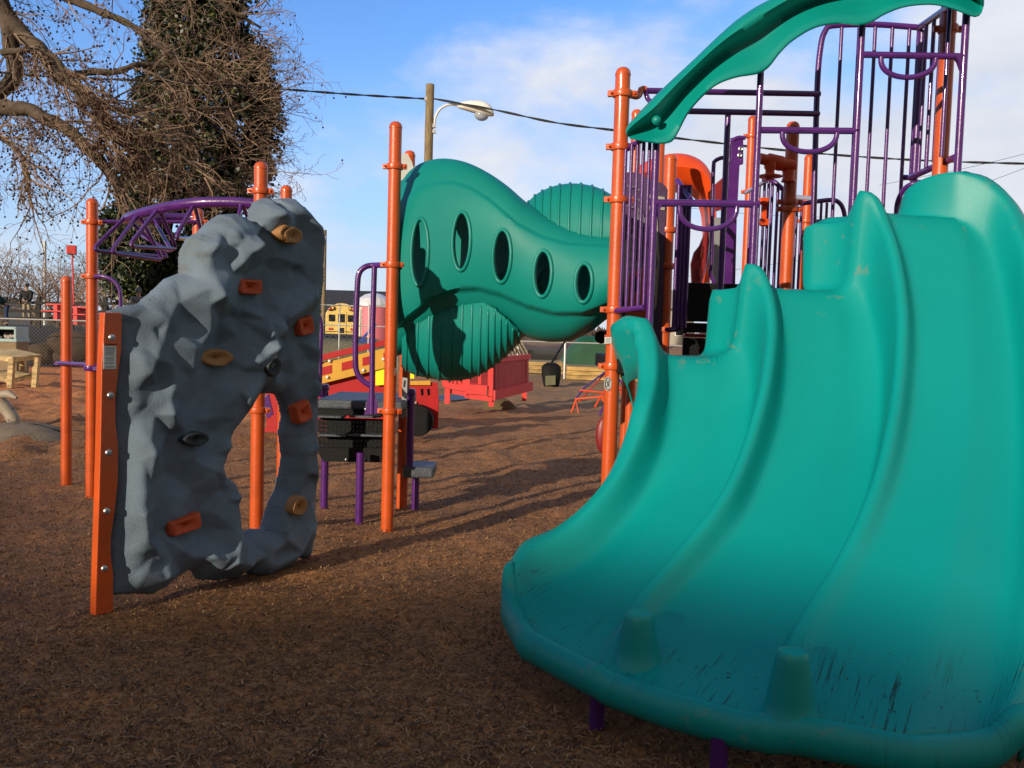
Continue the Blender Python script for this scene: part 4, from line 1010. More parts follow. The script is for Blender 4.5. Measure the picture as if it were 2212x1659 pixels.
# black board fence on the bank
root = empty('rail_fence', P(160, 690, 43), 'black three board rail fence behind the chain link on the bank', 'fence')
BW = mat('black stained board', (.02, .017, .015), .8)
for i in range(6):
    x = -60+i*72; p = P(x, 690, 43); q = P(x, 641, 43); MB().box((p.x, 43, (p.z-.5+q.z)/2), (.16, .14, q.z-p.z+.5)).build('fence_post', BW, root, smooth=False)
for y in (652, 670, 686): MB().beam(P(-90, y, 42.9), P(315, y+5, 42.9), .04, .14).build('rail', BW, root, smooth=False)

# ------------------------------------------------------------------ people
SKIN = mat('skin', (.45, .25, .17), .6); HAIR = mat('dark hair', (.03, .02, .015), .8)
def skin(name, js, bones, m, parent, off):
    me = bpy.data.meshes.new(name); me.from_pydata([tuple(Vector(j[0])) for j in js], bones, []); me.materials.append(m)
    o = bpy.data.objects.new(name, me); C.objects.link(o); sk = o.modifiers.new('skin', 'SKIN'); sk.use_smooth_shade = True
    for i, j in enumerate(js): me.skin_vertices[0].data[i].radius = (j[1], j[1]*(j[2] if len(j) > 2 else 1))
    me.skin_vertices[0].data[0].use_root = True; ss = o.modifiers.new('sub', 'SUBSURF'); ss.levels = ss.render_levels = 1
    apply_mods(o); o.parent = parent; return o
def person(loc, label, top_c, leg_c, h=1.76, rz=0, lean=0, arms=((.27, -.05, 1.12), (.26, -.22, 1.02)), hood=False, hands=((.28, -.12, .90), (.16, -.36, .98)), group=None):
    r = empty('person', loc, label, 'person', group); r.rotation_euler = (0, 0, rz); s = h/1.76
    def B(z): return Vector((0, -math.sin(lean)*max(0, z-.95), z-max(0, z-.95)*(1-math.cos(lean))))
    def J(x, y, z, rad, a=1): p = B(z); return (Vector((x, y+p.y, p.z))*s, rad*s, a)
    js = [J(0, 0, .98, .13, .8), J(0, 0, 1.2, .13, .75), J(0, 0, 1.4, .14, .7), J(0, 0, 1.51, .06), J(0, -.01, 1.60, .075), J(0, -.015, 1.70, .085, 1.15)]
    bo = [(0, 1), (1, 2), (2, 3), (3, 4), (4, 5)]
    for i, sx in enumerate((-1, 1)):
        e, hd_ = arms[i], hands[i]; n0 = len(js)
        js += [J(sx*.19, 0, 1.42, .06), J(sx*e[0], e[1], e[2], .045), J(sx*hd_[0], hd_[1], hd_[2], .03), J(sx*(hd_[0]+.005), hd_[1]-.05, hd_[2]-.06, .035, .5)]
        bo += [(2, n0), (n0, n0+1), (n0+1, n0+2), (n0+2, n0+3)]
        n0 = len(js); js += [(Vector((sx*.10, 0, .90))*s, .085*s), (Vector((sx*.12, -.03, .50))*s, .06*s), (Vector((sx*.13, .02, .09))*s, .04*s), (Vector((sx*.14, -.14, .04))*s, .04*s, .7)]
        bo += [(0, n0), (n0, n0+1), (n0+1, n0+2), (n0+2, n0+3)]
    body = skin('body', js, bo, SKIN, r, None)
    f = MB(); hc = js[5][0]
    f.ell(hc+Vector((0, -.10, -.02))*s, (.016*s, .022*s, .026*s), 8, 6)
    for sx in (-1, 1): f.ell(hc+Vector((sx*.088, .0, -.02))*s, (.014*s, .02*s, .03*s), 8, 6)
    f.v = [tuple(Vector(v)+r.location) for v in f.v]; f.build('face', SKIN, r)
    f = MB()
    for sx in (-1, 1): f.ell(hc+Vector((sx*.033, -.088, .01))*s, (.012*s, .008*s, .007*s), 8, 5)
    f.ell(hc+Vector((0, -.088, -.062))*s, (.025*s, .008*s, .006*s), 8, 5); f.v = [tuple(Vector(v)+r.location) for v in f.v]; f.build('face_features', HAIR, r)
    j2 = [J(0, 0, .93, .19, .85), J(0, 0, 1.2, .19, .85), J(0, 0, 1.40, .21, .8), J(0, .01, 1.52, .12)]; b2 = [(0, 1), (1, 2), (2, 3)]
    for i, sx in enumerate((-1, 1)):
        e, hd_ = arms[i], hands[i]; n0 = len(j2); j2 += [J(sx*.22, 0, 1.41, .105), J(sx*e[0], e[1], e[2], .085), J(sx*hd_[0], hd_[1], hd_[2], .065)]; b2 += [(2, n0), (n0, n0+1), (n0+1, n0+2)]
    skin('jacket', j2, b2, top_c, r, None)
    j3 = [(Vector((0, 0, .95))*s, .14*s, .8)]; b3 = []
    for sx in (-1, 1):
        n0 = len(j3); j3 += [(Vector((sx*.10, 0, .86))*s, .10*s), (Vector((sx*.12, -.03, .50))*s, .08*s), (Vector((sx*.13, .02, .12))*s, .065*s)]; b3 += [(0, n0), (n0, n0+1), (n0+1, n0+2)]
    skin('trousers', j3, b3, leg_c, r, None)
    hb = MB(); hb.ell(hc+Vector((0, .03, .03))*s, ((.10 if not hood else .125)*s, .105*s, (.11 if not hood else .14)*s), 14, 9); hb.v = [tuple(Vector(v)+r.location) for v in hb.v]
    hb.build('hood' if hood else 'hair', top_c if hood else HAIR, r)
    return r
BLK = mat('black hoodie cloth', (.018, .018, .02), .9); KHK = mat('khaki cloth', (.36, .30, .20), .9); TEALJ = mat('dark teal cloth', (.01, .05, .05), .9); BLUJ = mat('blue jeans', (.02, .04, .10), .9); GRYJ = mat('grey cloth', (.16, .17, .19), .9)
person(P(58, 694, 43), 'person standing in a black hoodie and khaki trousers on the bank by the board fence', BLK, KHK, rz=.1)
person(P(15, 702, 41), 'person bending forward in a dark teal jacket at the left edge of the picture', TEALJ, BLUJ, rz=-1.0, lean=.9, hood=True)
person(P(299, 722, 34), 'person in a grey hooded top behind the shoulder of the rock climbing wall', GRYJ, BLK, rz=.6, hood=True, h=1.7)

# ------------------------------------------------------------------ left background things
r = empty('play_table', G(40, 842), 'new pine play table with a lower shelf standing on red soil', 'table')
tY = G(40, 842).y; k = FPX/tY
def tp(px, py, dy=0): return P(px, py, tY+dy)
mb = MB()
tt = [tp(-30, 752, .9), tp(26, 750, .9), tp(88, 765, -.05), tp(29, 768, -.35)]
mb.plate([tp(-40, 766, .1), tp(-8, 752, .9), tp(32, 753, .9), tp(89, 766, .1), tp(29, 771, -.3)], (0, 0, -.03)); mb.build('tabletop', PINE, r, smooth=False)
mb = MB(); mb.beam(tp(-40, 770, .1), tp(29, 777, -.3), .03, .09); mb.beam(tp(29, 777, -.3), tp(87, 772, .1), .03, .08); mb.build('apron', PINE, r, smooth=False)
for a, b_, dy in (((26, 775), (22, 838), -.25), ((80, 772), (74, 845), .05), ((50, 770), (50, 800), .85), ((-30, 772), (-32, 836), .2)): MB().beam(tp(*a, dy), tp(*b_, dy), .1, .1).build('leg', PINE, r, smooth=False)
MB().plate([tp(-36, 806, .1), tp(8, 798, .7), tp(74, 808, .1), tp(24, 822, -.25)], (0, 0, -.03)).build('shelf', PINE, r, smooth=False)
mb = MB(); mb.beam(tp(24, 824, -.27), tp(76, 812, .06), .03, .07); mb.beam(tp(-36, 808, .1), tp(24, 824, -.27), .03, .07); mb.build('apron', PINE, r, smooth=False)
# bin
bY = 21.0; r = empty('trash_bin', P(14, 760, bY), 'trash bin with a pale blue open lid and tan base at the left edge', 'trash bin')
a, b_ = P(-22, 757, bY), P(36, 757, bY); z1, z2, z3 = P(10, 738, bY).z, P(10, 728, bY).z, P(10, 706, bY).z; xc = (a.x+b_.x)/2; w_ = b_.x-a.x
MB().box((xc, bY+.3, (z1-.12)/2), (w_*.95, .55, z1+.12)).build('bin_body', mat('tan aggregate', (.26, .19, .11), .9, bump=1, bscale=80), r, smooth=False, bevel=.02)
LB = mat('pale blue plastic', (.30, .42, .42), .5)
mb = MB(); mb.box((xc, bY+.3, z1+.03), (w_, .6, .08)); mb.box((xc, bY+.3, z3-.03), (w_*.92, .56, .07))
for s in (-1, 1): mb.box((xc+s*w_*.42, bY+.3, (z1+z3)/2), (.06, .56, z3-z1))
lid = mb.build('bin_lid', LB, r, smooth=False, bevel=.02)
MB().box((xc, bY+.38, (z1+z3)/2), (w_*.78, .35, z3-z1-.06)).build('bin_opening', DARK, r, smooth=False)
mb = MB(); rq = random.Random(2)
for i in range(14): mb.ell((xc+(rq.random()-.5)*w_*.6, bY+.18, z1+.09+rq.random()*.05), (.05, .05, .04), 6, 4)
mb.build('litter', mat('pale litter', (.4, .33, .3), .8, var=.5, vscale=20), r)
# red bird box on a pole
r = empty('bird_box', P(158, 664, 40), 'small red box on a thin red pole among the bare trees', 'bird box')
MB().tube([P(160, 668, 40), P(156, 546, 40)], .035, 8).build('pole', REDP, r)
p = P(155, 540, 40); MB().box(p, (.38, .35, .4), .3).build('box', REDP, r, smooth=False, bevel=.02)
# red picnic table on the bank
def picnic(px, py, Y, w_, label):
    p = P(px, py, Y); r = empty('picnic_table', p, label, 'picnic table', 'red tables on the bank')
    MB().box(p+Vector((0, 0, .72)), (w_, .75, .06)).build('tabletop', REDP, r, smooth=False)
    for s in (-1, 1):
        MB().box(p+Vector((0, s*.65, .43)), (w_, .25, .05)).build('bench', REDP, r, smooth=False)
    MB().box(p+Vector((0, 0, .36)), (.16, 1.4, .70)).build('leg', REDP, r, smooth=False)
picnic(137, 694, 39, 1.15, 'bright red pedestal table just right of the person in khaki trousers'); picnic(180, 702, 37, .9, 'small red table seen between the two tall orange posts')
# spring rider at the left edge
sY = G(20, 935).y; r = empty('animal_rider', P(-20, 930, sY), 'beige animal shaped rocking toy with rounded snout cut by the left edge', 'rocking toy')
RD = mat('beige rider plastic', (.33, .27, .2), .6, var=.15, vscale=4, bump=.2)
def sp_pt(px, py, dy=0): return P(px, py, sY+dy)
js = [(-120, 900, .12), (-80, 890, .15), (-40, 878, .13), (-12, 868, .10), (8, 878, .085), (20, 892, .075), (29, 906, .078), (33, 914, .06)]
mb = MB(); q = cr([tuple(sp_pt(a, b_))+(c_*sY/11,) for a, b_, c_ in js], 40)
mb.tube(VL(q), list(q[:, 3]), 18); c = q[-1]; mb.ell(Vector(c[:3]), (c[3], c[3], c[3]), 16, 10); body = mb.build('body', RD, r)
MB().tube([sp_pt(2, 852, -.02), sp_pt(18, 851, -.05), sp_pt(36, 860, -.08)], [.045, .055, .02], 10).build('ear', RD, r)
MB().ell(sp_pt(27, 882, -.1), (.016, .012, .016), 10, 6).build('eye', INK, r)
MB().tube([sp_pt(10, 905, -.11), sp_pt(20, 912, -.12), sp_pt(34, 905, -.11)], .006, 6).build('mouth', RD, r)
mb = MB(); b0 = sp_pt(-60, 930)
mb.tube([Vector((b0.x+.09*math.cos(t), b0.y+.09*math.sin(t), .05+t*.011)) for t in [i*.3 for i in range(120)]], .016, 6); mb.build('spring', BLACKC, r)
for px in (-100, -55): MB().tube([sp_pt(px, 900), sp_pt(px+6, 950)], .06, 8).build('leg', RD, r)
# pale sandy mound
mb = MB(); c = G(60, 948); rows = []
for i in range(9):
    t = i/8; R = (1-t)
    rows.append([(c.x-.1+R*.75*math.cos(a)*(1+.1*noise.noise((a, t, 1))), c.y+R*.75*math.sin(a), .22*(1-R*R)+.015*noise.noise((a*2, t*4, 3))-.02) for a in [2*PI*k/28 for k in range(29)]])
tag(MB().grid(rows).build('sand_mound', mat('grey sand', (.2, .15, .10), .95, var=.3, bump=1, bscale=50), None), 'low mound of greyish sand beneath the beige rocking toy', 'sand mound')
# boulders/logs on the dark bank
for i, (px, py, s, lb) in enumerate(((165, 740, .62, 'brown boulder on the dark bank left of the tall orange posts'), (95, 752, .45, 'small dark boulder near the trash bin'), (250, 745, .5, 'boulder half hidden beside the orange wall board'), (140, 765, .34, 'low rock at the foot of the dark bank'))):
    p = G(px, 790); Y = 26.5; p = P(px, py, Y); mb = MB(); mb.ell((0, 0, 0), (s*1.3, s, s*.75), 18, 12)
    mb.v = [tuple(Vector(v)*(1+.35*noise.noise(Vector(v)*1.8+Vector((i*7, 0, 0))))+Vector((p.x, p.y, max(.1, p.z-.1)))) for v in mb.v]
    tag(mb.build('boulder', mat('dark brown boulder', (.06, .035, .02), .9, var=.4, bump=1, bscale=8), None, angle=35), lb, 'boulder', 'boulders on the bank')

# ------------------------------------------------------------------ centre background
# fire engine play panel
r = empty('fire_engine_playset', G(800, 935), 'red and yellow fire engine shaped climbing toy with black tyres', 'play fire engine')
fY = 11.9
def fp(px, py, dy=0): return P(px, py, fY+dy)
def fplate(name, pts, m, dy=0, th=.03, par=r): return MB().plate([fp(x, y, dy) for x, y in pts], (0, th, 0)).build(name, m, par, smooth=False, bevel=.004)
fplate('side_panel', [(575, 812), (660, 790), (836, 752), (836, 918), (700, 925), (575, 932)], RED, .05)
fplate('base_strip', [(560, 925), (620, 922), (760, 915), (760, 930), (575, 940)], RED, -.02)
ld = fplate('ladder_panel', [(660, 793), (840, 750), (840, 793), (660, 838)], YEL, -.05)
fplate('ladder_rail', [(655, 775), (850, 729), (850, 742), (655, 789)], RED, -.09, .06)
for i in range(5):
    x = 648+i*45+0; y = 806-(x-672)*.235
    fplate('ladder_opening', [(x, y-7), (x+24, y-13), (x+24, y+5), (x, y+11)], RED, -.056, .004, ld)
for x, y in ((707, 815), (785, 800), (712, 780), (828, 776), (846, 755), (693, 782)): MB().ell(fp(x, y, -.07), (.022, .018, .022), 10, 6).build('bolt', WHITE, r)
for x in (700, 733, 762): fplate('knob_plate', [(x-9, 795-(x-700)*.24-8), (x+9, 791-(x-700)*.24-9), (x+9, 791-(x-700)*.24), (x-9, 795-(x-700)*.24)], BEIGE, -.03, .02)
fplate('window_panel', [(811, 794), (836, 790), (836, 831), (811, 833)], YELB, -.02)
fplate('cab_front', [(866, 826), (945, 826), (948, 865), (946, 926), (868, 926)], RED, -.1)
fplate('cab_roof_panel', [(870, 824), (930, 822), (930, 832), (870, 832)], YEL, -.13)
fplate('headlight', [(885, 790), (893, 790), (895, 818), (880, 818)], YELB, -.05)
for x in (891, 908, 922): fplate('grille_slot', [(x, 841), (x+6, 839), (x+7, 853), (x+2, 855)], DARK, -.104, .003)
fplate('light_bar', [(886, 868), (900, 867), (900, 872), (886, 873)], BEIGE, -.13)
q = fp(903, 908, -.2); tr = .21
mb = MB(); mb.lathe([(tr*.62, -.09), (tr*.95, -.09), (tr, -.06), (tr, .06), (tr*.95, .09), (tr*.62, .09)], q, 40, (0, -1, 0)); ty = mb.build('tyre', RUBBER, r)
MB().lathe([(tr*.64, -.05), (tr*.6, .03), (tr*.3, .05), (tr*.28, .08), (0, .08)], q, 24, (0, -1, 0)).build('rim', DARK, ty)
# purple padded disc seat piece
fplate('handle_plate', [(572, 858), (580, 850), (584, 870), (590, 895), (578, 905), (570, 885)], PURPLE, -1.5, .04)

# red slatted playhouse table
hY = 16.0; r = empty('slatted_playhouse', G(1050, 873), 'coral red slatted wooden playhouse on short legs with pale slatted roof', 'playhouse')
def hp(px, py, dy=0): return P(px, py, hY+dy)
def hpl(name, pts, m=REDP, th=.04, par=r):
    return MB().plate([hp(*p) for p in pts], (0, th, 0)).build(name, m, par, smooth=False)
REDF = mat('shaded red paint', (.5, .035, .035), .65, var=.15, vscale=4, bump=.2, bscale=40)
fr_ = -.9
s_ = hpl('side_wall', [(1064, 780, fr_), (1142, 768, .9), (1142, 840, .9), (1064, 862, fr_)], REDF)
for i in range(9):
    t = (i+.6)/9.4; x = 1064+t*78
    MB().beam(hp(x, 786-12*t, fr_-.02+1.8*t), hp(x, 848-20*t, fr_-.02+1.8*t), .012, .012).build('groove', REDD, s_, smooth=False)
MB().beam(hp(1062, 778, fr_-.05), hp(1144, 770, .95), .06, .09).build('trim_board', REDP, r, smooth=False)
MB().beam(hp(1066, 854, fr_-.06), hp(1148, 834, .98), .06, .17).build('trim_board', REDP, r, smooth=False)
hpl('front_wall', [(955, 818, fr_), (1006, 800, fr_), (1006, 836, fr_), (955, 832, fr_)])
for x0 in (968, 977, 986, 996): MB().beam(hp(x0, 800, fr_-.02), hp(x0, 829, fr_-.02), .008, .012).build('groove', REDD, r, smooth=False)
MB().beam(hp(958, 830, fr_-.05), hp(1006, 840, fr_-.05), .06, .09).build('trim_board', REDP, r, smooth=False)
MB().beam(hp(962, 843, fr_+.02), hp(1006, 851, fr_+.02), .05, .07).build('trim_board', REDP, r, smooth=False)
MB().beam(hp(1006, 840, fr_-.08), hp(1052, 843, fr_-.08), .06, .16).build('trim_board', REDP, r, smooth=False)
MB().beam(hp(1006, 854, fr_-.05), hp(1064, 862, fr_-.05), .05, .09).build('trim_board', REDP, r, smooth=False)
for x in (1010, 1060): MB().beam(hp(x, 772, fr_-.03), hp(x-1, 858, fr_-.03), .09, .09).build('corner_post', REDP, r, smooth=False)
MB().beam(hp(1036, 775, .1), hp(1036, 832, .1), .05, .05).build('inner_post', REDP, r, smooth=False)
hpl('back_wall', [(1008, 770, .6), (1062, 770, .6), (1062, 836, .6), (1008, 836, .6)], REDD)
hpl('floor_board', [(1008, 836, fr_), (1056, 838, fr_), (1060, 828, .5), (1012, 826, .5)], REDP, .02)
for x, y, y0, dy in ((967, 870, 836, fr_), (1062, 876, 850, fr_), (1133, 864, 838, .85), (1022, 860, 845, .5)):
    MB().beam(hp(x, y0, dy), hp(x-1, y+2, dy), .09, .09).build('leg', REDP, r, smooth=False)
for i in range(10):
    t = i/9; MB().beam(hp(1066+76*t, 772+0*t, fr_+1.8*t), hp(1056+66*t, 740-6*t, .1+1.8*t), .04, .03).build('roof_slat', PINE, r, smooth=False)
# blue-tinged puddle and tiny debris in front
mb = MB(); c = G(980, 856)
mb.plate([G(965+28*math.cos(t)*1.4+10, 858+6*math.sin(t), .035) for t in [2*PI*k/20 for k in range(20)]], (0, 0, -.02)); 
tag(mb.build('puddle', mat('grey blue wet ground', (.05, .07, .11), .6), None, smooth=False), 'shallow puddle under the coral playhouse', None, None, 'structure')
mb = MB(); p = G(1090, 882, .0); mb.ell((p.x-.1, p.y-.3, .02), (.33, .25, .2), 14, 9); mb.v = [tuple(Vector(v)+Vector((0, 0, .05*noise.noise(Vector(v)*5)))) for v in mb.v]
tag(mb.build('soil_heap', mat('olive soil', (.12, .09, .04), .95, bump=1), None), 'small olive brown soil heap before the playhouse leg', 'soil heap')
a, b_ = G(1103, 884, .02), G(1127, 872, .1); tag(MB().tube([a, b_], .018, 6).build('stick', PINE, None), 'pale stick lying on the ground in front of the playhouse', 'stick')

# timber beds
def timber_bed(px0, px1, py1, courses, depth, label, Yoff=0):
    a, b_ = G(px0, py1), G(px1, py1); Y = (a.y+b_.y)/2+Yoff; x0, x1 = a.x, b_.x
    r = empty('timber_bed', ((x0+x1)/2, Y, 0), label, 'timber bed', 'yellow timber beds before the short fence'); hh = .14
    for j in range(courses):
        z = .02+hh*(j+.5)
        MB().box(((x0+x1)/2, Y, z), (x1-x0-.0, .13, hh-.012)).build('timber', TIMB, r, smooth=False, bevel=.008)
        MB().box((x0+.066, Y+depth/2+.07, z-.003), (.13, depth, hh-.02)).build('timber', TIMB, r, smooth=False)
        MB().box((x1-.066, Y+depth/2+.07, z-.003), (.13, depth, hh-.02)).build('timber', TIMB, r, smooth=False)
    MB().box(((x0+x1)/2, Y+depth/2+.07, .02+hh*courses-.05), (x1-x0-.28, depth-.02, .05)).build('soil_fill', mat('timber bed top', (.3, .22, .1), .9, bump=1, bscale=20), r, smooth=False)
timber_bed(1226, 1308, 822, 3, 2.6, 'yellow timber bed nearest the tall orange post')
timber_bed(1136, 1218, 808, 3, 3.0, 'yellow timber bed directly behind the upright black tyre toy')
timber_bed(1330, 1460, 826, 3, 2.5, 'yellow timber bed partly behind the wave slide')
timber_bed(1040, 1128, 803, 2, 2.0, 'low yellow timber bed beyond the coral playhouse')
# black plastic canoe-like upright toy
bk = G(1190, 836); Y = bk.y; r = empty('black_barrow', bk, 'upturned black plastic wheelbarrow tray leaning in front of the yellow timbers', 'wheelbarrow')
rows = []
for j in range(12):
    t = j/11; w_ = (.62+.38*math.sin(t*PI*.55+.35))*(1 if t < .8 else (1-(t-.8)**2*14)); py = 836-53*t; c = P(1191, py, Y+.25*t)
    rows.append([c+Vector((.27*w_*math.cos(a), -.16*max(0, math.sin(a))*w_, 0)) for a in [PI*k/10 for k in range(11)]])
mb = MB(); mb.grid(rows); mb.build('tray', RUBBER, r, solid=.02); 
MB().plate([P(1178, 812, Y-.2), P(1200, 811, Y-.2), P(1200, 831, Y-.22), P(1178, 833, Y-.22)], (0, .01, 0)).build('sheen_patch', mat('olive sheen', (.12, .12, .06), .5), r, smooth=False)  # olive plate, a sheen on the black tray put in as colour
MB().tube([P(1188, 790, Y+.2), P(1222, 735, Y+1.5)], .03, 6).build('handle', RUBBER, r)
# green tarp heap / slide shell behind the fence
gY = 34; rows = []
for j in range(14):
    t = j/13; px = 1205+(1330-1205)*t; ytop = 790-64*min(1, t*2.6)**.7
    rows.append([P(px, 790+(ytop-790)*math.sin(s*PI/2), gY+1.2*s) for s in [k/9 for k in range(10)]])
tag(MB().grid(rows).build('green_container', mat('dark green painted steel', (.01, .09, .035), .5, var=.25, vscale=2), None), 'dark green metal container behind the short chain link fence', 'container')
# tyre swing glimpse behind post
q = P(1299, 728, 6.3); r = MB().lathe([(.022, -.018), (.043, -.02), (.048, 0), (.043, .02), (.022, .018)], q, 26, (-.6, -.8, 0)).build('wheel_toy', RUBBER, PS); lab(r, 'small black wheel mounted behind the orange post')
mb = MB(); mb.tube(PP((1299, 728, 6.3), (1308, 716, 6.4), (1322, 714, 6.5)), .012, 8); mb.build('wheel_bracket', BLACKC, PS)
# orange and purple bar climber
cY = G(1270, 895).y
r = empty('bar_climber', G(1280, 895), 'low orange and purple tubular bar climber left of the tall orange post', 'climber')
def cpx(px, py, dy): return P(px, py, cY+dy)
for m, pts in ((ORANGE_HD, [(1234, 892, 0), (1245, 862, .1), (1252, 866, .1), (1308, 805, 1.2)]), (ORANGE_HD, [(1251, 896, 0), (1243, 862, .1), (1320, 855, 0)]), (ORANGE_HD, [(1285, 880, -.1), (1297, 858, 0), (1330, 812, .8)]), (PURPLE, [(1244, 861, .15), (1262, 838, .5), (1325, 790, 1.4)]),
               (PURPLE, [(1312, 868, -.1), (1300, 885, -.2), (1293, 905, -.3)]), (ORANGE_HD, [(1308, 805, 1.2), (1355, 802, 1.2)]), (ORANGE_HD, [(1252, 843, .4), (1300, 848, .3), (1352, 838, .4)]), (ORANGE_HD, [(1330, 812, .8), (1352, 880, 0)]), (PURPLE, [(1320, 796, 1.2), (1362, 850, .2)]), (ORANGE_HD, [(1300, 858, 0), (1312, 880, -.2)])):
    MB().tube([cpx(*q) for q in pts], .019, 8).build('bar', m, r)
# red rounded panel by the tall post
MB().ell(P(1304, 940, 6.6), (.06, .03, .14), 16, 10).build('seat_disc', REDD, PS)
MB().lathe([(.04, -.05), (.04, P(1360, 800, 7.6).z)], (P(1362, 850, 7.6).x, 7.6, 0), 18).build('post', ORANGE, PS)

# ------------------------------------------------------------------ school bus
bY = 66.0; p0, p1b = P(706, 738, bY), P(768, 738, bY); xc = (p0.x+p1b.x)/2; z0, zT = P(737, 738, bY).z, P(737, 655, bY).z
bw, bh = (p1b.x-p0.x)*1.1, zT-z0
BUSY = mat('school bus yellow', (.85, .60, .18), .35, var=.05); r = empty('school_bus', (xc, bY, 0), 'yellow school bus seen from the rear beyond the tall chain link fence', 'school bus')
prof_ = [(-.5, 0), (.5, 0), (.5, .66), (.48, .74), (.42, .82), (.30, .93), (.15, .985), (0, 1), (-.15, .985), (-.30, .93), (-.42, .82), (-.48, .74), (-.5, .66)]
rz_ = Matrix.Rotation(.12, 3, 'Z')
def bp_(u, v, d): return Vector((xc, bY, z0))+rz_ @ Vector((u*bw, d, 0))+Vector((0, 0, v*bh))
mb = MB(); mb.add([bp_(u, .06+v*.94, 0) for u, v in prof_]+[bp_(u, .06+v*.94, 9.5) for u, v in prof_], [tuple(range(13)), tuple(range(25, 12, -1))]+[(i, (i+1) % 13, 13+(i+1) % 13, 13+i) for i in range(13)])
mb.build('body', BUSY, r, smooth=False, bevel=.03)
def bpl(name, u0, u1, v0, v1, m, d=-.03, par=r): return MB().plate([bp_(u0, v0, d), bp_(u1, v0, d), bp_(u1, v1, d), bp_(u0, v1, d)], rz_ @ Vector((0, .02, 0))).build(name, m, par, smooth=False, bevel=.01)
bpl('window', -.40, -.20, .52, .70, GLASS); bpl('window', .19, .38, .52, .70, GLASS)
dr = bpl('rear_door', -.16, .15, .10, .78, BUSY, -.04); bpl('door_window', -.11, .11, .50, .72, GLASS, -.05, dr); bpl('door_window', -.09, .09, .22, .36, GLASS, -.05, dr)
for u in (-.37, .31):
    for du in (0, .07):
        k = MB().lathe([(.09, 0), (.085, .03), (0, .045)], bp_(u+du, .33, -.03), 16, (0, -1, 0)).build('tail_light', mat('red lamp lens', (.5, .02, .02), .3), r)
    k = MB().lathe([(.07, 0), (0, .03)], bp_(u+.03, .17, -.03), 12, (0, -1, 0)).build('tail_light', mat('amber lamp lens', (.7, .3, .03), .3), r)
for u, mm_ in ((-.36, 'red'), (-.27, 'amber'), (.27, 'amber'), (.36, 'red')):
    ho_ = MB().box(bp_(u, .865 if abs(u) < .3 else .845, -.05), (.24, .1, .26)).build('warning_light_housing', DARK, r, smooth=False)
    MB().lathe([(.1, 0), (.09, .04), (0, .06)], bp_(u, .865 if abs(u) < .3 else .845, -.11), 16, (0, -1, 0)).build('warning_light', bpy.data.materials['red lamp lens' if mm_ == 'red' else 'amber lamp lens'], ho_)
for v in (.26, .43): bpl('rub_rail', -.5, .5, v-.008, v+.008, INK, -.06)
bpl('bumper', -.52, .52, .02, .09, INK, -.2)
for u in (-.38, .38):
    for d in (2.2, 8.2): MB().lathe([(0, -.12), (.48, -.12), (.5, 0), (.48, .12), (0, .12)], bp_(u, 0, d)+Vector((0, 0, .38)), 24, (1, 0, 0)).build('wheel', RUBBER, r)
# pink domed kiosk
kY = 52.0; c = P(806, 735, kY); zt = P(806, 661, kY).z; R = 1.05; zb_ = max(0, c.z)
r = empty('domed_kiosk', (c.x, kY, 0), 'pink round kiosk with a silvery white domed roof beside the school bus', 'kiosk')
PK = mat('pink panel', (.75, .17, .22), .5, var=.1)
MB().lathe([(R, 0), (R, zt)], (c.x, kY, 0), 36).build('wall', PK, r)
MB().lathe([(R*1.04, zt), (R*1.03, zt+.1), (R*.85, zt+.42), (R*.5, zt+.66), (R*.12, zt+.76), (0, zt+.77)], (c.x, kY, 0), 18).build('roof', mat('silvery white roof', (.75, .75, .78), .3, .2), r, angle=15)
mb = MB()
rows = [[(c.x+(R+.02)*math.cos(a), kY+(R+.02)*math.sin(a), z) for a in [PI*1.08+k*.08 for k in range(11)]] for z in (.2, zt-.1)]
mb.grid(rows); pq = mb.build('side_panel', mat('cream panel', (.7, .65, .55), .5), r)
for k in range(5):
    a = PI*1.1+k*.17; MB().box((c.x+(R+.03)*math.cos(a), kY+(R+.03)*math.sin(a), zt/2), (.03, .03, zt-.4)).build('cage_bar', INK, pq, smooth=False)
q = P(795, 722, 40); mb = MB(); mb.beam(P(780, 735, 40), P(812, 700, 40), .08, .12); mb.beam(P(806, 736, 40), P(806, 700, 40), .1, .1); mb.beam(P(772, 738, 40), P(812, 736, 40), .1, .12)
tag(mb.build('climbing_frame', mat('blue metal', (.01, .04, .3), .4), None, smooth=False), 'small blue metal frame standing below the pink kiosk', 'frame')
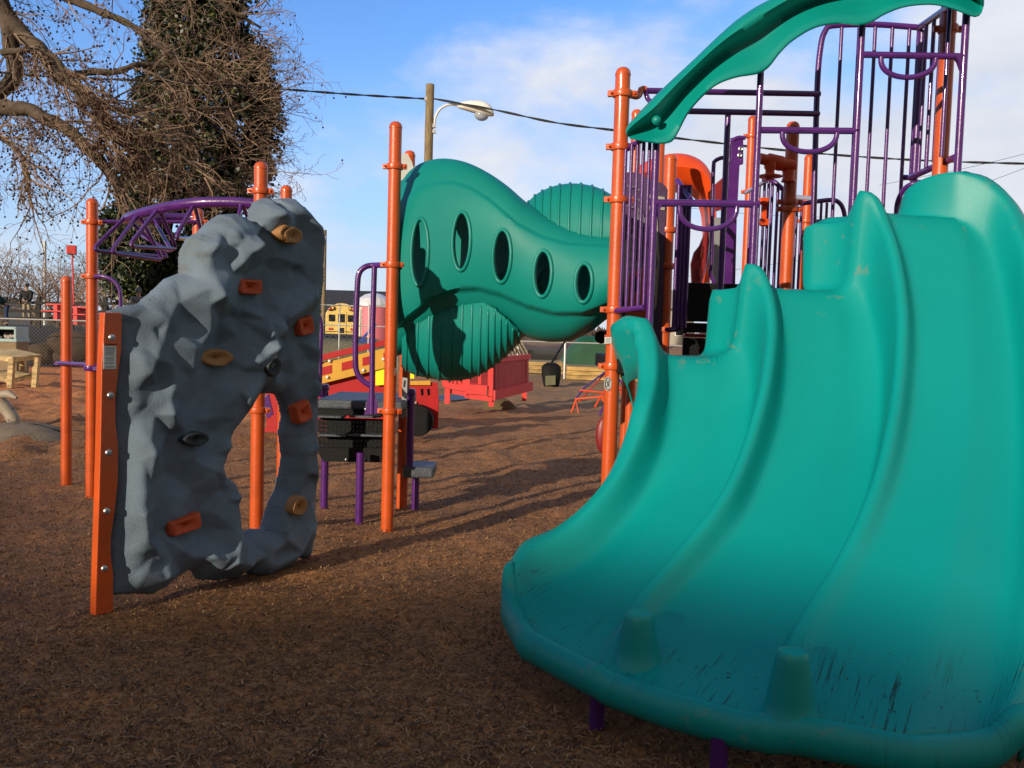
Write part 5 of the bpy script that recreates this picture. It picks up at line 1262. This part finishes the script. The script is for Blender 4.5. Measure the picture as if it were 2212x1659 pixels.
# dark roofed building
def gable(name, label, px0, px1, py_eave, py_ridge, Y, wallm, roofm, depth=10, cat='building', windows=True, pyb=735):
    a, b_ = P(px0, py_eave, Y), P(px1, py_eave, Y); zr_ = P((px0+px1)/2, py_ridge, Y+depth/2).z; r = empty(name, ((a.x+b_.x)/2, Y, 0), label, cat); ze = a.z; x0, x1 = a.x, b_.x
    mb = MB(); mb.add([(x0, Y, -.2), (x1, Y, -.2), (x1, Y, ze), (x0, Y, ze), (x0, Y+depth, -.2), (x1, Y+depth, -.2), (x1, Y+depth, ze), (x0, Y+depth, ze), (x0, Y+depth/2, zr_-.05), (x1, Y+depth/2, zr_-.05)], [(0, 1, 2, 3), (4, 7, 6, 5), (0, 3, 8, 7, 4), (1, 5, 6, 9, 2)])
    mb.build('wall', wallm, r, smooth=False)
    e = .5; mb = MB(); mb.plate([(x0-e, Y-e, ze-.1), (x1+e, Y-e, ze-.1), (x1+e, Y+depth/2, zr_), (x0-e, Y+depth/2, zr_)], (0, 0, .12)); mb.plate([(x0-e, Y+depth+e, ze-.1), (x0-e, Y+depth/2+.01, zr_), (x1+e, Y+depth/2+.01, zr_), (x1+e, Y+depth+e, ze-.1)], (0, 0, .12)); mb.build('roof', roofm, r, smooth=False)
    if windows:
        n_ = max(1, int((x1-x0)/4))
        for i in range(n_):
            x = x0+(i+.5)*(x1-x0)/n_; f = MB().box((x, Y-.03, ze*.55), (1.1, .06, 1.2)).build('window', WHITE, r, smooth=False); MB().box((x, Y-.07, ze*.55), (.95, .03, 1.05)).build('pane', GLASS, f, smooth=False)
    return r
DR = mat('charcoal shingle roof', (.035, .035, .04), .85, var=.3, vscale=3); SW = mat('slate grey siding', (.07, .075, .08), .8); TW = mat('tan siding', (.4, .36, .3), .8); TR = mat('tan roof', (.3, .28, .24), .8)
gable('long_building', 'long building with charcoal roof beyond the school bus', 610, 900, 667, 630, 84, SW, DR, 16)
gable('shed', 'dark steep roofed shed right behind the school bus', 715, 772, 664, 640, 74, SW, DR, 6, 'shed', False)
gable('house', 'tan house with pale roof between the orange posts behind the play structure', 1448, 1500, 664, 630, 75, TW, TR, 9, 'house')
gable('house', 'distant pale house behind the board fence at the far left', -140, -20, 655, 640, 110, TW, TR, 9, 'house')
# earth bank and dark trailer behind the right fence
mb = MB(); a, b_ = P(1115, 770, 45), P(1700, 770, 45); rows = []
for j in range(10):
    t = j/9; rows.append([(a.x+(b_.x-a.x)*k/30, 42+t*14, 1.3*math.sin(t*PI)**.6*(.8+.3*noise.noise((k*.3, t, 1)))-.05) for k in range(31)])
tag(MB().grid(rows).build('hill', mat('bare red earth', (.26, .13, .07), .95, var=.3, bump=1, bscale=2), None), 'bare reddish earth bank', None, None, 'structure')
r = empty('flatbed_trailer', P(1190, 790, 36), 'dark flatbed trailer behind the short fence', 'trailer')
a, b_ = P(1140, 772, 36), P(1220, 772, 36); MB().box(((a.x+b_.x)/2, 36.8, .62), (b_.x-a.x, 1.6, .34)).build('bed', INK, r, smooth=False)
for t in (.3, .6): MB().lathe([(0, -.1), (.32, -.1), (.32, .1), (0, .1)], (a.x+(b_.x-a.x)*t, 36, .32), 20, (0, 1, 0)).build('wheel', RUBBER, r)

# ------------------------------------------------------------------ poles and wires
pY = 31.0; t_, b_ = P(928.5, 182, pY), P(926, 348, pY); X = (t_.x+b_.x)/2
r = empty('utility_pole', (X, pY, 0), 'weathered wooden utility pole carrying a white street lamp above the tunnel', 'utility pole')
MB().lathe([(.16, -.3), (.145, t_.z-.02), (.13, t_.z), (0, t_.z)], (X, pY, 0), 20).build('pole', POLE, r)
lp = pl([(938, 268, pY), (941, 252, pY), (950, 236, pY), (965, 227, pY), (978, 226, pY), (992, 229, pY)], 20)
MB().tube(lp, .045, 10).build('lamp_arm', WHITE, r)
LW = mat('lamp housing white', (.85, .83, .78), .35)
st = [(987, 229, 2, .05), (991, 230, 9, .09), (1008, 232, 16, .16), (1025, 235, 21, .2), (1040, 238, 23, .2), (1053, 241, 21, .18), (1062, 245, 15, .12), (1067, 248, 5, .04)]
rows = []
for q in cr([(a, b__, c_*1.0, d*40) for a, b__, c_, d in st], 24):
    c = P(q[0], q[1], pY); h_ = q[2]*pY/FPX/2*1.15; w_ = q[3]/40*1.2
    rows.append([c+Vector((0, math.cos(a)*w_, math.sin(a)*h_*(1.45 if math.sin(a) > 0 else .75))) for a in [2*PI*k/16 for k in range(17)]])
lh = MB().grid(rows).build('lamp_head', LW, r)
MB().lathe([(.045, 0), (.05, .06), (.045, .11), (0, .12)], P(1023, 229, pY), 12).build('photocell', LW, lh)
LENS = mat('lamp lens', (.6, .62, .62), .15); LENS.node_tree.nodes['Principled BSDF'].inputs['Transmission Weight'].default_value = .5
c = P(1040, 249, pY); MB().ell(c, (.25, .2, .19), 18, 10, Matrix.Rotation(.12, 3, 'Y')).build('lamp_lens', LENS, lh)
mb = MB()
for y in (214, 272, 284): mb.box(P(938 if y > 220 else 921, y, pY-.05), (.12, .12, .12))
mb.build('bracket', STEEL, r, smooth=False)
def sag(pts, rr, label, n=60, name='power_line', tw=0):
    w_ = VL(cr([tuple(P(*q)) for q in pts], n)); mb = MB()
    if tw:
        for ph in (0, PI): mb.tube([p+Vector((0, tw*math.cos(i*.55+ph), tw*math.sin(i*.55+ph))) for i, p in enumerate(w_)], rr, 5, caps=False)
    else: mb.tube(w_, rr, 5, caps=False)
    return tag(mb.build(name, INK, None, recalc=False), label, 'wire')
sag([(-60, 150, 26), (100, 165, 27), (350, 176, 28), (600, 192, 29.5), (760, 204, 30.3), (926, 214, 31)], .022, 'black cable running left from the utility pole across the bare tree', 90, tw=.02)
sag([(930, 212, 31), (1066, 237, 30.5), (1200, 265, 30), (1340, 283, 30), (1500, 303, 30), (1750, 330, 30), (2000, 347, 30), (2300, 356, 30)], .022, 'twisted black cable running right from the utility pole behind the play structure', 110, tw=.022)
for i, (a, b_) in enumerate((((1900, 470, 60), (2300, 330, 45)), ((1450, 445, 60), (1800, 470, 60)), ((1450, 602, 60), (2300, 470, 50)), ((1900, 400, 60), (2300, 310, 45)))):
    sag([a, ((a[0]+b_[0])/2, (a[1]+b_[1])/2+5, (a[2]+b_[2])/2), b_], .012, ['thin wire rising to the right above the third slide', 'thin wire behind the orange curved hood', 'lowest thin wire behind the picket gate', 'thin wire high on the right behind the orange posts'][i])
fY2 = 62; t_ = P(702.5, 497, fY2); r = empty('utility_pole', (P(700, 600, fY2).x, fY2, 0), 'distant thin wooden utility pole left of the school bus', 'utility pole')
MB().lathe([(.16, -.2), (.13, t_.z)], (P(700, 600, fY2).x, fY2, 0), 12).build('pole', POLE, r); MB().box(P(700, 515, fY2-.1), (.25, .25, .3)).build('insulator', WHITE, r, smooth=False)
fY3 = 70; t_ = P(98, 520, fY3); r = empty('utility_pole', (P(97, 600, fY3).x, fY3, 0), 'distant grey pole among the bare trees on the far left', 'utility pole'); MB().lathe([(.14, -.2), (.11, t_.z)], (P(97, 600, fY3).x, fY3, 0), 10).build('pole', FPOST, r)

# ------------------------------------------------------------------ trees
def grow(mb, seeds, rs, start, d, length, rad, lev, nseg=6, grav=0., wig=.28, kids=6, minr=.004, seedp=.0, sides=(7, 5, 4, 3), upb=0.0, depth=0, shrink=.55):
    pts = [Vector(start)]; d = Vector(d).normalized(); sl_ = length/nseg; rr = []
    for i in range(nseg):
        d = (d+Vector(rs.randn(3))*wig*.5+Vector((0, 0, -grav+upb))).normalized(); pts.append(pts[-1]+d*sl_)
    rr = [max(minr, rad*(1-.75*i/nseg)) for i in range(nseg+1)]
    mb.tube(pts, rr, sides[min(depth, len(sides)-1)], caps=False)
    if lev > 0:
        for k in range(kids):
            t = .15+.85*(k+rs.rand()*.8)/kids; i = min(nseg-1, int(t*nseg)); p = pts[i].lerp(pts[i+1], t*nseg-i); base = (pts[i+1]-pts[i]).normalized()
            o = Vector(rs.randn(3)); o = (o-base*o.dot(base)).normalized(); nd = base*.75+o*.8
            grow(mb, seeds, rs, p, nd, length*shrink*(.6+.6*rs.rand())*(1-.3*t), rr[i]*.55, lev-1, max(3, nseg-1), grav, wig, max(2, int(kids*.8)), minr, seedp, sides, upb, depth+1, shrink)
    elif rs.rand() < seedp: seeds.append(pts[-1]+Vector((0, 0, -.05)))
# big bare plane tree, limbs traced
rs = np.random.RandomState(21); TY = 27.0
r = empty('plane_tree', P(-260, 700, TY), 'big bare plane tree with drooping mossy limbs and hanging seed balls at upper left', 'tree')
limbs = [([(-260, 720, 27), (-240, 400, 27), (-180, 100, 27), (-60, -120, 27)], .55, .45), ([(-60, -120, 27), (10, 20, 27), (30, 120, 27), (20, 180, 27), (-40, 230, 27), (-120, 280, 27)], .26, .2),
         ([(-80, -60, 27), (40, 60, 27), (85, 110, 26.8), (125, 165, 26.5), (205, 225, 26), (255, 285, 26), (290, 345, 26)], .30, .1), ([(-160, 210, 27), (0, 230, 26.5), (60, 236, 26.3), (130, 268, 26), (185, 315, 26), (235, 375, 25.8), (262, 420, 25.8), (276, 465, 25.8)], .26, .13),
         ([(0, 115, 26), (70, 112, 25.8), (120, 125, 25.6), (160, 190, 25.5), (180, 250, 25.5)], .10, .05), ([(-60, -40, 26), (100, -20, 26), (240, 30, 26), (330, 90, 26), (430, 170, 26.5)], .18, .05), ([(255, 285, 26), (300, 300, 26), (380, 330, 26), (460, 400, 26)], .09, .03), ([(210, 270, 26), (240, 300, 26), (212, 260, 25.8)], .08, .05),
         ([(125, 165, 26.5), (250, 150, 27), (380, 140, 28), (520, 150, 29)], .12, .03), ([(-40, 270, 26), (10, 300, 26), (50, 345, 26), (70, 400, 26)], .07, .02), ([(205, 225, 26), (330, 240, 27), (460, 230, 28), (560, 240, 29)], .10, .03), ([(185, 315, 26), (215, 300, 25.8), (225, 200, 25.6)], .09, .05), ([(-20, -100, 27), (200, -60, 28), (420, -20, 29), (560, 60, 30)], .2, .05), ([(235, 375, 25.8), (290, 360, 26), (350, 350, 27), (420, 380, 28)], .07, .02)]
for j, (q, ra, rb) in enumerate(limbs):
    w_ = VL(cr([tuple(P(*a)) for a in q], 40)); w_ = [p+Vector((noise.noise(p*1.3), 0, noise.noise(p*1.3+Vector((9, 9, 9)))))*.14 for p in w_]
    nm = 'trunk' if j == 0 else 'limb'
    MB().tube(w_, [ra+(rb-ra)*i/39+.012*math.sin(i*2.1) for i in range(40)], 12 if j < 4 else 8).build(nm, BARK, r)
    if j == 0: continue
mb = MB(); seeds = []
for j, (q, ra, rb) in enumerate(limbs[1:]):
    w_ = VL(cr([tuple(P(*a)) for a in q], 60)); nk = 26 if q[-1][0] < 400 else 9
    for k in range(nk):
        p = w_[int(6+(53)*k/nk)]; t = (w_[min(59, int(8+53*k/nk))]-w_[int(5+53*k/nk)]).normalized(); o = Vector(rs.randn(3)); o.y *= .8; nd = t*.8+o.normalized()*.9+Vector((.25, 0, -.15))
        grow(mb, seeds, rs, p, nd, 1.0+2.0*rs.rand()**1.4, .030, 2, 6, .10, .42, 5, .0062, .5, (4, 3, 3), 0, 0, .5)
mb.build('twigs', TWIG, r, recalc=False)['kind'] = 'stuff'
# twigs veiling the ivy and feathering its right edge
mb = MB()
for k in range(130):
    px, py = 300+rs.rand()*300, 10+rs.rand()*440; p = P(px, py, 29+rs.rand()*1.5)
    grow(mb, seeds, rs, p, (rs.randn()*.8+.5, -.2, rs.randn()*.5+.15), 1.1+1.2*rs.rand(), .022, 2, 5, -.01, .45, 4, .0062, .2, (3, 3, 3), 0, 0, .55)
for k in range(46):
    py = 20+k*9.5; p = P(560-30*rs.rand(), py, 31); ln = (1.0+.7*rs.rand())*(1.2 if 150 < py < 350 else .8)
    grow(mb, seeds, rs, p, (1, 0, .15+.5*rs.randn()*.5), ln, .02, 2, 6, -.02, .35, 5, .0065, .9, (3, 3, 3), 0, 0, .5)
mb.build('twigs', TWIG, r, recalc=False)['kind'] = 'stuff'
mb = MB()
for s in seeds[:2600]: mb.ell(s, (.034, .034, .034), 6, 4)
mb.build('seed_balls', SEED, r, recalc=False, smooth=False)['kind'] = 'stuff'

# ivy covered tree
IV = bpy.data.materials.new('ivy leaf'); N, L = nt(IV); b = N['Principled BSDF']; b.inputs['Roughness'].default_value = .45
ge = N.new('ShaderNodeNewGeometry'); rp = N.new('ShaderNodeValToRGB'); L.new(ge.outputs['Random Per Island'], rp.inputs['Fac']); e = rp.color_ramp.elements
e[0].color = (.006, .010, .003, 1); e[1].color = (.12, .13, .02, 1); q = e.new(.55); q.color = (.014, .024, .006, 1); q = e.new(.88); q.color = (.045, .06, .012, 1); L.new(rp.outputs['Color'], b.inputs['Base Color'])
r = empty('ivy_tree', P(343, 668, 36), 'tall tree smothered in dark green ivy behind the purple overhead ladder', 'tree')
tr_ = pl([(346, 690, 36), (342, 620, 36), (350, 500, 36), (400, 300, 36), (440, 100, 36), (450, -60, 36)], 40)
MB().tube(tr_, [.45-.008*i for i in range(40)], 12).build('trunk', BARK, r)
for q in ([(342, 620, 36), (300, 560, 36), (270, 500, 36)], [(370, 430, 36), (330, 350, 36), (320, 260, 36)], [(400, 320, 36), (480, 260, 36), (540, 180, 36)], [(385, 380, 36), (470, 380, 36), (550, 360, 36)], [(420, 200, 36), (350, 120, 36), (330, 60, 36)]):
    MB().tube(pl(q, 20), [.16-.006*i for i in range(20)], 8).build('limb', BARK, r)
rs = np.random.RandomState(5); cl = []
# outline in pixels: (y, xmin, xmax)
edge = [(-70, 330, 520), (0, 325, 530), (60, 318, 520), (100, 312, 560), (130, 305, 588), (200, 300, 592), (260, 292, 598), (310, 288, 592), (350, 280, 590), (400, 272, 566), (440, 250, 556), (470, 235, 480), (500, 222, 450), (540, 215, 420), (570, 225, 390), (600, 235, 340), (625, 250, 320)]
ey = [q[0] for q in edge]; el = [q[1] for q in edge]; er = [q[2] for q in edge]
vs, fs = [], []
for k in range(1000):
    y = -70+rs.rand()*700; a, b2 = np.interp(y, ey, el), np.interp(y, ey, er); u = rs.rand(); x = a+(b2-a)*u
    edge_ = 1-abs(2*u-1); cc = P(x, y, 36+rs.randn()*1.0*edge_**.5-.6*edge_); cr_ = .28+.35*rs.rand()
    if noise.noise((x*.012, y*.014, 4)) > .5 and .15 < u < .85: continue
    for j in range(85):
        d = Vector(rs.randn(3)); d = d.normalized()*cr_*rs.rand()**.35; p = cc+d; n_ = (Vector((-.4, -.6, .3))+Vector(rs.randn(3))*.7).normalized(); s = .06+.06*rs.rand()
        t1_ = n_.orthogonal().normalized(); t1_ = Matrix.Rotation(rs.rand()*6.28, 3, n_) @ t1_; t2_ = n_.cross(t1_); b0 = len(vs)
        vs += [p-t1_*s, p+t2_*s*.7, p+t1_*s, p-t2_*s*.7]; fs.append((b0, b0+1, b0+2, b0+3))
mb = MB(); mb.v = [tuple(v) for v in vs]; mb.f = fs; mb.mi = [0]*len(fs); o = mb.build('crown', IV, r, recalc=False, smooth=False)
# row of small bare trees behind the board fence
BG = mat('pale bare brush', (.30, .21, .16), .9, var=.4)
for i, (px, Y, hh, lb) in enumerate(((5, 52, 4.2, 'leftmost bushy bare tree behind the bending person'), (75, 56, 4.6, 'bushy bare tree behind the standing person'), (125, 50, 3.8, 'bare tree whose branches surround the red bird box'), (185, 54, 4.2, 'bare tree behind the two orange posts'), (235, 47, 4.0, 'dense bare tree right of the tall orange post'), (300, 50, 3.6, 'bare brushy tree under the ivy tree'), (-50, 50, 4.5, 'bare tree just at the left picture border'), (150, 75, 6, 'taller faint bare tree in the far distance'))):
    b0 = P(px, 668, Y); b0.z = max(.5, terrain(b0.x, b0.y)); r = empty('bare_tree', b0, lb, 'tree', 'small bare trees behind the board fence'); mb = MB(); tk = MB(); rs = np.random.RandomState(40+i)
    tk.tube([b0, b0+Vector((.1, 0, hh*.14)), b0+Vector((-.05, 0, hh*.28))], [.15, .12, .1], 8); tk.build('trunk', BARK, r)
    for k in range(9):
        a = rs.rand()*6.28; grow(mb, [], rs, b0+Vector((0, 0, hh*(.12+.15*rs.rand()))), (math.cos(a)*.8, math.sin(a)*.8, .95), hh*.85, .06, 3, 6, 0, .3, 6, .010, 0, (5, 4, 3, 3), .05, 0, .5)
    mb.build('crown', BG, r, recalc=False)
# low far tree line
FT = mat('far woodland', (.07, .055, .045), .95, var=.4, vscale=.5)
mb = MB(); rs = np.random.RandomState(77)
for k in range(5200):
    x = -170+340*rs.rand(); Y = 150+60*rs.rand(); h = (2.6+1.6*noise.noise((x*.04, 1, 1)))*(.5+rs.rand()); b0 = Vector((x, Y, 0)); t = b0+Vector((rs.randn()*1.0, 0, h)); w_ = .3+.5*rs.rand()
    mb.add([b0+Vector((-w_, 0, 0)), b0+Vector((w_, 0, 0)), t+Vector((w_*.2, 0, 0)), t-Vector((w_*.5, 0, h*.3))], [(0, 1, 2, 3)])
tag(mb.build('distant_woods', FT, None, recalc=False, smooth=False), 'low line of bare woodland along the horizon', 'woodland', None, 'stuff')
